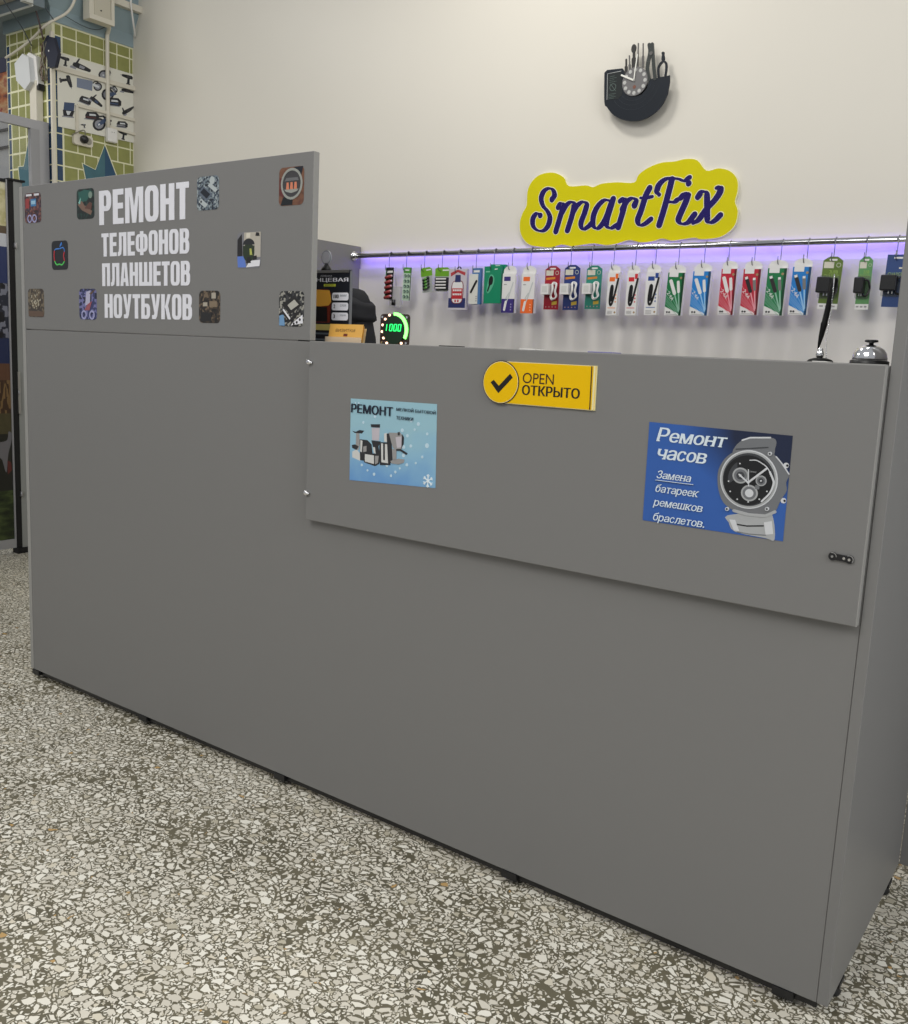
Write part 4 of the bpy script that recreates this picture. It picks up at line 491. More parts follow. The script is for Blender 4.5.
def d7(P, F, m, fr):
    P([(.58, .7), (.62, .99), (.96, .99), (.86, .62)], gk('st_ink', 0, 0, 0)); P([(.08, .01), (.55, .01), (.6, .3), (.2, .28)], gk('st_strap', 22, 26, 30)); P([(0.02, .3), (.2, .2), (.2, .7), (0.02, .75)], gk('st_wine', 96, 42, 40))
    c = F(.52, .56); lay(m, c, .0325, fr, 1, gk('st_dial', 62, 60, 62)); m.ring(c, .029, .0345, fr, .0006, .0014, gk('st_case', 150, 152, 146), n=30); P([(.22, .42), (.8, .42), (.74, .36), (.5, .32), (.3, .36)], gk('st_case', 0, 0, 0), 2)
    for a in (.3, .46, .62): P([(a, .42), (a + .12, .42), (a + .10, .60), (a + .02, .60)], gk('st_copper_bright', 206, 126, 96), 3)
    P([(.24, .64), (.8, .64), (.76, .72), (.3, .72)], gk('st_greyband', 104, 104, 106), 2)
    return pic('st_wood', [rgb(84, 54, 42), rgb(118, 80, 60), rgb(96, 60, 48)], 60, 'noise')
def d8(P, F, m, fr):
    P([(.3, .3), (.99, .3), (.99, .99), (.3, .99)], gk('st_beige', 178, 172, 160)); P([(.02, .3), (.24, .3), (.2, .95), (.02, .8)], gk('st_dark', 34, 32, 34)); P([(.05, .02), (.4, .02), (.35, .2), (.3, .33), (.02, .33)], gk('st_royal', 92, 122, 200)); P([(.4, .02), (.95, .05), (.98, .22), (.55, .2)], gk('st_snow', 224, 224, 230))
    c = F(.5, .46); lay(m, (c[0], c[1] - .002), .020, fr, 2, gk('st_green_dark', 40, 52, 34), ry=.022); P([(.26, .42), (.74, .42), (.74, .62), (.26, .62)], gk('st_green_dark', 0, 0, 0), 2)
    m.poly([F(.26 + .24 - .24 * math.cos(math.pi * k / 12), .65 + .17 * math.sin(math.pi * k / 12)) for k in range(13)], fr, .0009, .0013, gk('st_dome', 36, 38, 40)); P([(.56, .36), (.66, .36), (.62, .54), (.54, .54)], gk('st_lime', 170, 176, 90), 3)
    P([(.4, .14), (.6, .14), (.58, .3), (.44, .3)], gk('st_dark', 0, 0, 0), 3); P([(.68, .22), (.84, .24), (.84, .34), (.7, .33)], gk('st_dark', 0, 0, 0), 3); P([(.4, .84), (.56, .84), (.56, .97), (.4, .97)], gk('st_cream', 210, 204, 190), 2); P([(.78, .88), (.95, .88), (.92, .97), (.8, .98)], gk('st_dark', 0, 0, 0), 2)
    return gk('st_mid', 120, 120, 126)
def d9(P, F, m, fr):
    P([(.5, .5), (.85, .5), (.85, .68), (.5, .68)], gk('st_tan', 128, 112, 92)); P([(.6, .76), (.8, .76), (.8, .94), (.6, .94)], gk('st_pale', 168, 160, 146)); P([(.2, .52), (.4, .52), (.4, .64), (.2, .64)], gk('st_pale', 0, 0, 0)); P([(.05, .05), (.6, .05), (.6, .3), (.1, .34)], gk('st_char', 34, 32, 32))
    return pic('st_board9', [rgb(30, 26, 24), rgb(70, 58, 46), rgb(44, 38, 34), rgb(110, 94, 76), rgb(20, 18, 18)], 170)
def d10(P, F, m, fr):
    P([(.1, .62), (.45, .34), (.92, .6), (.62, .88)], gk('st_char', 0, 0, 0)); P([(.35, .6), (.5, .46), (.8, .62), (.62, .76)], gk('st_putty', 176, 174, 166), 2); P([(.12, .5), (.45, .22), (.9, .5), (.88, .42), (.45, .12), (.12, .38)], gk('st_char', 0, 0, 0), 2); P([(.16, .46), (.45, .19), (.48, .23), (.2, .50)], gk('st_snow', 0, 0, 0), 3)
    P([(.02, .02), (.25, .02), (.2, .34), (.02, .3)], gk('st_sky', 110, 150, 190)); P([(.5, .03), (.98, .1), (.96, .34), (.6, .12)], gk('st_snow', 0, 0, 0), 2)
    for a, b in ((.62, .08), (.74, .12), (.86, .2)): lay(m, F(a, b), .003, fr, 3, gk('st_char', 0, 0, 0))
    return pic('st_board10', [rgb(28, 28, 30), rgb(150, 148, 140), rgb(60, 60, 62), rgb(196, 192, 184)], 190)
LB = {'s1': ('small rounded photo sticker of a reddish circuit board, top left corner of the screen', d1), 's2': ('dark green rounded photo sticker just left of the big white top word', d2),
      's3': ('black rounded sticker with a neon apple outline', d3), 's4': ('sepia brown rounded photo sticker at the lower left corner of the screen', d4), 's5': ('bluish lilac rounded photo sticker beside the lowest white word', d5),
      's6': ('grey circuit board photo sticker right of the big white top word', d6), 's7': ('brown rounded sticker showing a wristwatch with copper parts', d7), 's8': ('pale rounded sticker with a dark green rounded robot toy', d8),
      's9': ('dark brown circuit photo sticker right of the lowest white word', d9), 's10': ('black and white photo sticker of parts with light blue corner, lower right of the screen', d10)}
for k, (lb, dfn) in LB.items(): sticker(k, lb, dfn)

# ------------------------------------------------------------------ posters and the open sign on the hatch
def quadF(q):
    q = [Vector(p) for p in q]   # tl tr br bl
    return lambda a, b: tuple(((q[3] * (1 - a) + q[2] * a) * (1 - b) + (q[0] * (1 - a) + q[1] * a) * b))
FP = front(-.0188)
def L3(l): return .0004 * l, .0004 * (l + 1)
def leaflet_base(name, q, mm):
    m = MB(); m.poly([tuple(p) for p in (q[3], q[2], q[1], q[0])], FP, 0, .0004, mm); return m
# appliances
sky = bpy.data.materials.new('blue_snow_print'); sky.use_nodes = True; nt = sky.node_tree; b_ = nt.nodes['Principled BSDF']; b_.inputs['Roughness'].default_value = .35
tc = nt.nodes.new('ShaderNodeTexCoord'); ns = nt.nodes.new('ShaderNodeTexNoise'); ns.inputs['Scale'].default_value = 14; sx = nt.nodes.new('ShaderNodeSeparateXYZ'); nt.links.new(tc.outputs['Generated'], sx.inputs[0]); nt.links.new(tc.outputs['Object'], ns.inputs['Vector'])
ad = nt.nodes.new('ShaderNodeMath'); ad.operation = 'MULTIPLY_ADD'; nt.links.new(ns.outputs[0], ad.inputs[0]); ad.inputs[1].default_value = .7; nt.links.new(sx.outputs[2], ad.inputs[2])
cr = nt.nodes.new('ShaderNodeValToRGB'); nt.links.new(ad.outputs[0], cr.inputs[0]); e = cr.color_ramp.elements; e[0].position = .3; e[0].color = (*rgb(100, 150, 205), 1); e[1].position = 1.15; e[1].color = (*rgb(150, 190, 205), 1); x = e.new(.75); x.color = (*rgb(140, 184, 210), 1)
nt.links.new(cr.outputs[0], b_.inputs['Base Color'])
q = [(1.3625, .9797), (1.5995, .9835), (1.6045, .8105), (1.3655, .7995)]
m = leaflet_base('a', q, sky)
AM = {'w': gk('ap_white', 206, 206, 204), 'g': gk('ap_grey', 150, 148, 148), 'd': gk('ap_dark', 44, 44, 48), 'p': gk('ap_pinkish', 190, 184, 192)}
for i, (c, pts) in enumerate(T['appl']): m.poly([tuple(p) for p in pts], FP, .0004, .0005 + .00004 * i, AM[c])
random.seed(3); fl_ = gk('snow_spot', 190, 214, 228); F = quadF(q)
for a, b, r in [(.62, .66, .004), (.68, .6, .0035), (.64, .46, .004), (.72, .48, .0035), (.64, .36, .004), (.9, .5, .005), (.8, .75, .004), (.72, .78, .003), (.9, .64, .003), (.16, .72, .003), (.15, .2, .003), (.3, .1, .0035), (.45, .22, .0035), (.55, .15, .003), (.68, .25, .0035), (.5, .1, .003), (.1, .95, .002), (.06, .95, .002), (.76, .68, .0025), (.85, .36, .003), (.78, .28, .0025), (.3, .8, .003), (.22, .14, .0025), (.6, .2, .0025)]:
    m.disc(F(a, b), r, FP, .0004, .0006, fl_, 12)
sn = T['snow'][0]; wt = gk('snow_white', 226, 236, 242)
for k in range(6):
    an = math.radians(60 * k + 30); e1 = (sn[0] + .012 * math.cos(an), sn[1] + .013 * math.sin(an)); m.stroke([tuple(sn), e1], .0022, FP, .0004, .0008, wt)
    for s_ in (-.6, .6):
        c1 = (sn[0] + .0075 * math.cos(an), sn[1] + .0075 * math.sin(an)); m.stroke([c1, (c1[0] + .005 * math.cos(an + s_), c1[1] + .005 * math.sin(an + s_))], .0016, FP, .0004, .0008, wt)
INK = gk('print_ink', 18, 24, 44)
text(m, 'РЕМОНТ', 1.3665, .9495, 1.4835, .9690, FP, .0006, INK, bold=.035); text(m, 'МЕЛКОЙ БЫТОВОЙ', 1.494, .9622, 1.598, .9705, FP, .0005, INK, bold=.022); text(m, 'ТЕХНИКИ', 1.4945, .9442, 1.540, .9516, FP, .0005, INK, bold=.022)
o = m.build('appliance_poster'); o['label'] = 'light blue leaflet with small kitchen appliances and snow spots taped to the hatch'; o['category'] = 'poster'
# watch repair
q = [(2.0670, .9846), (2.3142, .9820), (2.3155, .8100), (2.0685, .8098)]
wb = bpy.data.materials.new('deep_blue_print'); wb.use_nodes = True; nt = wb.node_tree; b_ = nt.nodes['Principled BSDF']; b_.inputs['Roughness'].default_value = .35
tc = nt.nodes.new('ShaderNodeTexCoord'); gd = nt.nodes.new('ShaderNodeTexGradient'); gd.gradient_type = 'SPHERICAL'; mp = nt.nodes.new('ShaderNodeMapping'); mp.inputs['Location'].default_value = (-.115, 0, -.185); mp.inputs['Scale'].default_value = (6, 1, 9); nt.links.new(tc.outputs['Object'], mp.inputs[0])
mp.vector_type = 'POINT'; mp.inputs['Location'].default_value = (-.62, 0, -1.55); nt.links.new(mp.outputs[0], gd.inputs[0]); cr = nt.nodes.new('ShaderNodeValToRGB'); nt.links.new(gd.outputs[0], cr.inputs[0])
e = cr.color_ramp.elements; e[0].color = (*rgb(48, 92, 168), 1); e[1].color = (*rgb(24, 34, 62), 1); e[1].position = .55; nt.links.new(cr.outputs[0], b_.inputs['Base Color'])
m = leaflet_base('w', q, wb)
Wt = T['watch']; S1 = gk('w_silver', 168, 170, 172); S2 = gk('w_grey', 112, 114, 118); S3 = gk('w_light', 206, 208, 212); K1 = gk('w_black', 24, 25, 28); K2 = gk('w_char', 62, 64, 68)
def PW(k, l, mm, sm=True): m.poly(smooth(Wt[k], 3, True) if sm else [tuple(p) for p in Wt[k]], FP, .0004, .0004 + .0003 * l, mm)
def EL(k, l, mm, s=1.0, sh=(0, 0)):
    c, a, b = Wt[k]; m.disc((c[0] + sh[0], c[1] + sh[1]), abs(a[0] - c[0]) * s, FP, .0004, .0004 + .0003 * l, mm, 44, ry=abs(b[1] - c[1]) * s)
PW('band_up', 1, S2); m.stroke([tuple(p) for p in (Wt['band_up'][1], Wt['band_up'][2], Wt['band_up'][3])], .0025, FP, .0004, .0008, S3)
m.stroke([(Wt['band_up'][0][0] + .002, Wt['band_up'][0][1] - .004), (Wt['band_up'][4][0] - .012, Wt['band_up'][4][1] - .012)], .002, FP, .0004, .0009, K2)
PW('band_low', 1, S1); m.stroke([tuple(p) for p in Wt['band_line']], .0022, FP, .0004, .0009, K1); m.stroke([tuple(p) for p in Wt['band_line2']], .0015, FP, .0004, .0009, S2); PW('link', 2.4, S3, False); PW('linkl', 2.4, S3, False)
for c in Wt['crowns']: m.disc(tuple(c), .0045, FP, .0004, .0009, S3, 12); m.disc((c[0] + .002, c[1]), .002, FP, .0004, .0011, K1, 10)
PW('case', 2, S2); c0 = Wt['bezel'][0]
m.stroke(smooth(Wt['case'][7:10], 4), .0018, FP, .0004, .0012, S3); m.stroke([tuple(p) for p in Wt['case'][13:17]], .005, FP, .0004, .0012, S1)
EL('bezel', 4, S3, 1.03); EL('bezel', 5, S1, .99); EL('bezel', 6, K2, .93); EL('dial', 7, K1, .97)
m.poly([(c0[0] + .0 + .034 * math.cos(math.radians(a)), c0[1] + .034 * math.sin(math.radians(a))) for a in range(128, 205, 7)] + [(c0[0] - .018, c0[1] + .002)], FP, .0004, .0026, K2)
for k, l in (('sub1', 8), ('sub2', 8), ('sub3', 8)):
    EL(k, l, S1); EL(k, l + 1, S2, .8)
    EL(k, l + 2, K2 if k != 'sub3' else S3, .5); EL(k, l + 3, S3, .16)
m.stroke(smooth(Wt['arc'], 4), .0016, FP, .0004, .0029, S3); m.stroke(smooth(Wt['arc'][4:], 4), .003, FP, .0004, .0031, S3)
for t in Wt['ticks']: m.disc(tuple(t), .0013, FP, .0004, .0029, S3, 8)
m.poly([(c0[0] + dx, c0[1] + dy) for dx, dy in ((.0125, -.014), (.0195, -.014), (.0195, -.0075), (.0125, -.0075))], FP, .0004, .0029, S2)
text(m, 'CHRONO', c0[0] + .001, c0[1] + .0125, c0[0] + .0125, c0[1] + .0150, FP, .0026, S1)
for k, wd in (('hand1', .0032), ('hand2', .0024), ('hand3', .0012)): m.stroke([tuple(p) for p in Wt[k]], wd, FP, .0004, .0040, S3)
for c in Wt['screws']: m.disc(tuple(c), .0032, FP, .0004, .0034, S3, 12); m.disc(tuple(c), .0018, FP, .0004, .0037, K2, 10)
LW = gk('leaflet_white', 214, 226, 236)
SER = {'Р': [(.02, .30, 0)], 'т': [(.30, .70, 0)], 'м': [(-.02, .26, 0), (.74, 1.02, 0), (-.02, .16, 1), (.84, 1.02, 1)], 'н': [(-.04, .34, 0), (.66, 1.04, 0), (-.04, .34, 1), (.66, 1.04, 1)], 'ч': [(.66, 1.04, 0), (-.04, .3, 1), (.66, 1.04, 1)],
       'в': [(-.04, .2, 0), (-.04, .2, 1)], 'р': [(-.04, .14, 1)], 'к': [(-.04, .34, 0), (-.04, .34, 1), (.7, 1.04, 1), (.74, 1.06, 0)], 'ш': [(-.04, .2, 1), (.4, .6, 1), (.8, 1.0, 1)], 'л': [(.66, 1.04, 0), (.3, 1.04, 1)], 'п': [(0, .3, 0)]}
def serif_text(word, u0, v0, u1, v1, bold):
    """italic lettering with serifs; the rectangle spans the first letter height"""
    adv = {'м': 1.25, 'ш': 1.35, 'Р': 1.12, 'З': 1.05, 'т': .92, 'с': .9, 'е': .95, '.': .4, 'а': .98, 'к': 1.0}
    tot = sum(adv.get(c, 1) for c in word); s = (u1 - u0) / tot; x = u0; H = v1 - v0; xh = H * .70; slope = (v1 - v0) and .22
    for c in word:
        wd = adv.get(c, 1) * s * .86
        up = c in 'РЗб'; dn = c == 'р'; y0 = v0 - (H * .27 if dn else 0); y1 = v0 + (H if up else xh)
        if c == '.': y1 = v0 + H * .16; wd *= .75
        vs, fs = glyphs(c, 0.0); a = min(p[0] for p in vs); b = max(p[0] for p in vs); cc = min(p[1] for p in vs); ee = max(p[1] for p in vs)
        P = [(x + (px_ - a) / (b - a) * wd, y0 + (py_ - cc) / (ee - cc) * (y1 - y0)) for px_, py_ in vs]
        for i in (-1, 0, 1):
            m.lift += 1e-5; m.add([FP(px_ + i * bold * s * 1.3 + slope * (py_ - v0), py_, .0005 + m.lift) for px_, py_ in P], fs, LW)
        for (s0, s1, top) in SER.get(c, []):
            yy = (y1 - H * .07) if top else v0; xo = slope * (yy - v0)
            m.poly([(x + s0 * wd + xo, yy), (x + s1 * wd + xo, yy), (x + s1 * wd + xo, yy + H * .07), (x + s0 * wd + xo, yy + H * .07)], FP, .0004, .0005, LW)
        x += adv.get(c, 1) * s
serif_text('Ремонт', 2.0835, .9525, 2.2075, .9768, .03); serif_text('часов', 2.0855, .9218, 2.1765, .9470, .03)
serif_text('Замена', 2.0885, .8878, 2.1520, .9020, .015); serif_text('батареек', 2.0880, .8635, 2.1670, .8780, .015); serif_text('ремешков', 2.0875, .8390, 2.1775, .8535, .015); serif_text('браслетов.', 2.0880, .8130, 2.1840, .8275, .015)
m.stroke([(2.0874, .8843), (2.1573, .8843)], .0008, FP, .0004, .0005, LW, caps=False)
o = m.build('watch_poster'); o['label'] = 'deep blue leaflet with a big steel wristwatch taped to the right of the hatch'; o['category'] = 'poster'
# open sign
YEL = mat('sign_yellow', rgb(232, 186, 0), .4, spec=.2); BRN = gk('sign_brown', 52, 26, 20); BK = gk('sign_black', 20, 16, 14); CRM = gk('sign_edge', 232, 222, 170)
sg = thing('open_sign', (1.84, -.019, .996), 'yellow open sign with a black tick in a circle fixed to the hatch', 'sign')
FO = front(-.019); m = MB()
m.poly([(1.757, .9964), (1.9600, .9964), (1.9590, 1.0769), (1.7555, 1.0769)], FO, 0, .0035, CRM); m.poly([(1.757, .9974), (1.9590, .9974), (1.9580, 1.0759), (1.7555, 1.0759)], FO, .0035, .0040, YEL)
m.stroke([(1.9490, 1.0759), (1.9505, .9974)], .0022, FO, .0040, .0043, BRN, caps=False); m.stroke([(1.9550, 1.0759), (1.9562, .9974)], .0040, FO, .0040, .0042, CRM, caps=False); m.build('board', sg)
c = (1.7550, 1.0365); m = MB(); m.disc(c, .0415, FO, .001, .0055, BRN, 60); m.disc(c, .0400, FO, .0055, .0058, CRM, 60); m.disc(c, .0390, FO, .0058, .0061, YEL, 60); m.poly([tuple(p) for p in T['open']['tick']], FO, .0061, .0064, BK); m.build('tick_disc', sg)
m = MB(); text(m, 'OPEN', 1.8040, 1.0378, 1.8720, 1.0575, FO, .0040, BRN, bold=0); text(m, 'ОТКРЫТО', 1.8045, 1.0155, 1.9275, 1.0345, FO, .0040, BK, bold=.028); m.build('lettering', sg)

# ------------------------------------------------------------------ things on the wall
# logo board
FW = front(1.4998); lg = thing('logo_board', (1.21, 1.495, 1.50), 'yellow scalloped shop sign with dark blue script lettering on the beige wall', 'sign')
NAVY = mat('logo_navy', rgb(30, 18, 94), .5, spec=.2); PALE = mat('logo_outline', rgb(236, 232, 190), .4)
lyl = mat('logo_yellow', rgb(208, 198, 2), .22, noise=.03, nscale=30, spec=.3)
m = MB(); m.poly(smooth(T['logo_board'], 4, True), FW, 0, .0098, PALE)
cx = sum(p[0] for p in T['logo_board']) / len(T['logo_board']); cz = sum(p[1] for p in T['logo_board']) / len(T['logo_board'])
m.poly(smooth([(cx + (x - cx) * .996, cz + (z - cz) * .992) for x, z in T['logo_board']], 4, True), FW, .0098, .0102, lyl); m.build('board', lg)
m = MB(); m2 = MB()
for i, st in enumerate(T['logo_strokes']):
    sm = smooth(st, 7)
    def wd(t, d, base=0):
        k = abs(d.y * .97 + d.x * .24)           # heavy on the down strokes, fine across
        w_ = .0078 + .0142 * k ** 1.3
        return w_ + base
    m2.stroke(sm, lambda t, d: wd(t, d, .0048), FW, .0102, .0104 , PALE); m.stroke(sm, wd, FW, .0102, .0112 , NAVY)
for c in T['logo_dots'][:4]: m2.disc(tuple(c), .0125, FW, .0102, .0104, PALE); m.disc(tuple(c), .0102, FW, .0102, .0112, NAVY)
m.build('lettering', lg, label='dark blue script lettering'); m2.build('lettering_outline', lg, label='thin pale outline around the script')
# clock cut from a record
VB = mat('vinyl_black', rgb(22, 28, 36), .5, noise=.15, nscale=20, spec=.25); FC = front(1.492)
ck = thing('record_clock', (1.25, 1.47, 1.89), 'black wall clock cut from a record with tool silhouettes rising from its top', 'clock')
m = MB(); cdp = [tuple(p) for p in T['clock_disc']]; m.poly(cdp[:13] + smooth(cdp[13:] + [cdp[0]], 5)[:-1], FC, .024, .028, VB); cc = Vector(T['clock_dial'][0])
for r in (.06, .075, .09): m.ring(tuple(cc), r, r + .0008, FC, .028, .0283, gk('groove', 50, 56, 62), n=30, a0=215, a1=345)
m.build('record_plate', ck)
m = MB(); m.lathe((cc[0] + .005, 1.470, cc[1] - .01), [(.03, -.004), (.03, .02)], BLACK, 20, axis=Vector((0, 1, 0))); m.build('movement_box', ck)
m = MB()
for i, st in enumerate(T['clock_tools']):
    st = [tuple(p) for p in st]; w0 = (.006, .004, .009, .004, .004)[i]; mm = gk('tool_dark', 52, 50, 48) if i in (0, 2) else gk('tool_steel', 96, 94, 92)
    mid = tuple((Vector(st[0]) * .45 + Vector(st[1]) * .55)); m.stroke([st[0], mid], w0, FC, .024, .027, mm); m.stroke([mid, st[1]], w0 * 1.7, FC, .024, .028, mm)
    if i == 2: m.disc(st[0], .009, FC, .024, .028, mm, 16, ry=.014)
for st, wd_ in ((T['clock_pliers1'][0], .012), (T['clock_pliers1'][1], .011), (T['clock_pliers2'][0], .007), (T['clock_pliers2'][1], .007)): m.stroke(smooth(st, 5), wd_, FC, .024, .029, gk('tool_grey', 52, 56, 54) if wd_ > .01 else VB)
m.disc(tuple((Vector(T['clock_pliers1'][0][1]) + Vector(T['clock_pliers1'][1][1])) / 2), .006, FC, .024, .031, gk('tool_steel', 0, 0, 0), 14); m.build('tool_silhouettes', ck)
m = MB(); rr = .0465; DIAL = gk('dial_grey', 110, 108, 108); m.disc(tuple(cc), rr, FC, .028, .031, DIAL, 40)
for k in range(12):
    an = math.radians(90 - 30 * k); nn = str(k or 12); x = cc[0] + rr * .8 * math.cos(an); z = cc[1] + rr * .8 * math.sin(an); m.disc((x, z), .0062, FC, .031, .0312, gk('dial_spot', 186, 186, 182), 12)
    text(m, nn, x - .003 * len(nn) / 1.3, z - .0038, x + .003 * len(nn) / 1.3, z + .0038, FC, .0313, gk('dial_spot', 0, 0, 0))
m.disc((cc[0], cc[1] - .018), .006, FC, .031, .0313, gk('dial_rust', 120, 80, 66), 12); m.build('dial', ck)
for hd, wd_ in zip(T['clock_hands'], (.0055, .0036)):
    m = MB(); m.stroke([tuple(p) for p in hd], wd_, FC, .033, .035, gk('hand_white', 226, 224, 216)); m.build('hand', ck)
m = MB(); m.poly([tuple(p) for p in T['clock_label']], FC, .028, .0285, gk('label_dark', 30, 34, 34)); gy = gk('label_line', 96, 112, 106); q = T['clock_label']
m.stroke([tuple(p) for p in (q[4], q[0], q[1])], .0014, FC, .0285, .0288, gk('label_white', 190, 192, 190)); c = ((q[0][0] + q[1][0]) / 2 - .002, (q[0][1] + q[4][1]) / 2 - .004)
m.ring(c, .0105, .012, FC, .0285, .0289, gy, n=24); m.stroke([(c[0] - .01, c[1] + .012), (c[0] + .012, c[1] - .014)], .0012, FC, .0285, .0289, gy)
for k in range(4): m.stroke([(c[0] - .014, c[1] + .035 - .006 * k), (c[0] + (.012 if k % 2 else .004), c[1] + .036 - .006 * k)], .0009, FC, .0285, .0289, gy, caps=False); 
for k in range(4): m.stroke([(c[0] - .014, c[1] - .022 - .005 * k), (c[0] + (.008 if k % 2 else .014), c[1] - .021 - .005 * k)], .0009, FC, .0285, .0289, gy, caps=False)
m.build('paper_label', ck)
# ------------------------------------------------------------------ rail, light strip, hooks
ZR = 1.4725; YR = 1.45
rl = thing('display_rail', (1.2, YR, ZR), 'long polished chrome rail running along the beige wall above the hanging packages', 'rail')
m = MB(); m.tube([(.004, YR, ZR), (L, YR, ZR)], .0095, mat('rail_chrome', (.50, .50, .52), .14, 1), 20); m.build('tube', rl)
m = MB(); m.lathe((.0182, YR, ZR), [(.020, 0), (.021, .003), (.018, .007), (.013, .010), (.012, .022)], CHROME, 24, axis=Vector((1, 0, 0)))
for a in (60, 180, 300): m.disc((0, 0), .003, lambda u, v, d: ((.0252 + d), YR + .015 * math.cos(math.radians(a)) + u, ZR + .015 * math.sin(math.radians(a)) + v), 0, .002, STEEL, 8)
m.build('flange', rl)
for x in (.85, 1.75):
    m = MB(); m.tube([(x, YR + .008, ZR + .002), (x, 1.4995, ZR + .002)], .003, CHROME, 12); m.build('bracket', rl)
m = MB(); VL = mat('violet_leds', (0.1, .08, .3), .4, emit=(.20, .12, 1.0), es=17)
pr = [(1.4605, ZR + .008), (1.4605, ZR - .002), (1.4655, ZR - .0035), (1.4725, ZR + .0035), (1.4725, ZR + .008)]
m.poly(pr, lambda u, v, d: (.03 + d, u, v), 0, L - .05, WHITE)
m.add([(x, y, z) for x in (.035, L - .025) for y, z in ((1.4662, ZR - .0040), (1.4732, ZR + .0030))], [(0, 1, 3, 2)], VL)
for k in range(10): m.box(.1 + .25 * k, .106 + .25 * k, 1.4725, 1.4998, ZR + .004, ZR + .007, WHITE)
o = m.build('light_strip'); o['label'] = 'thin violet glowing light strip running behind the chrome rail'; o['category'] = 'light strip'

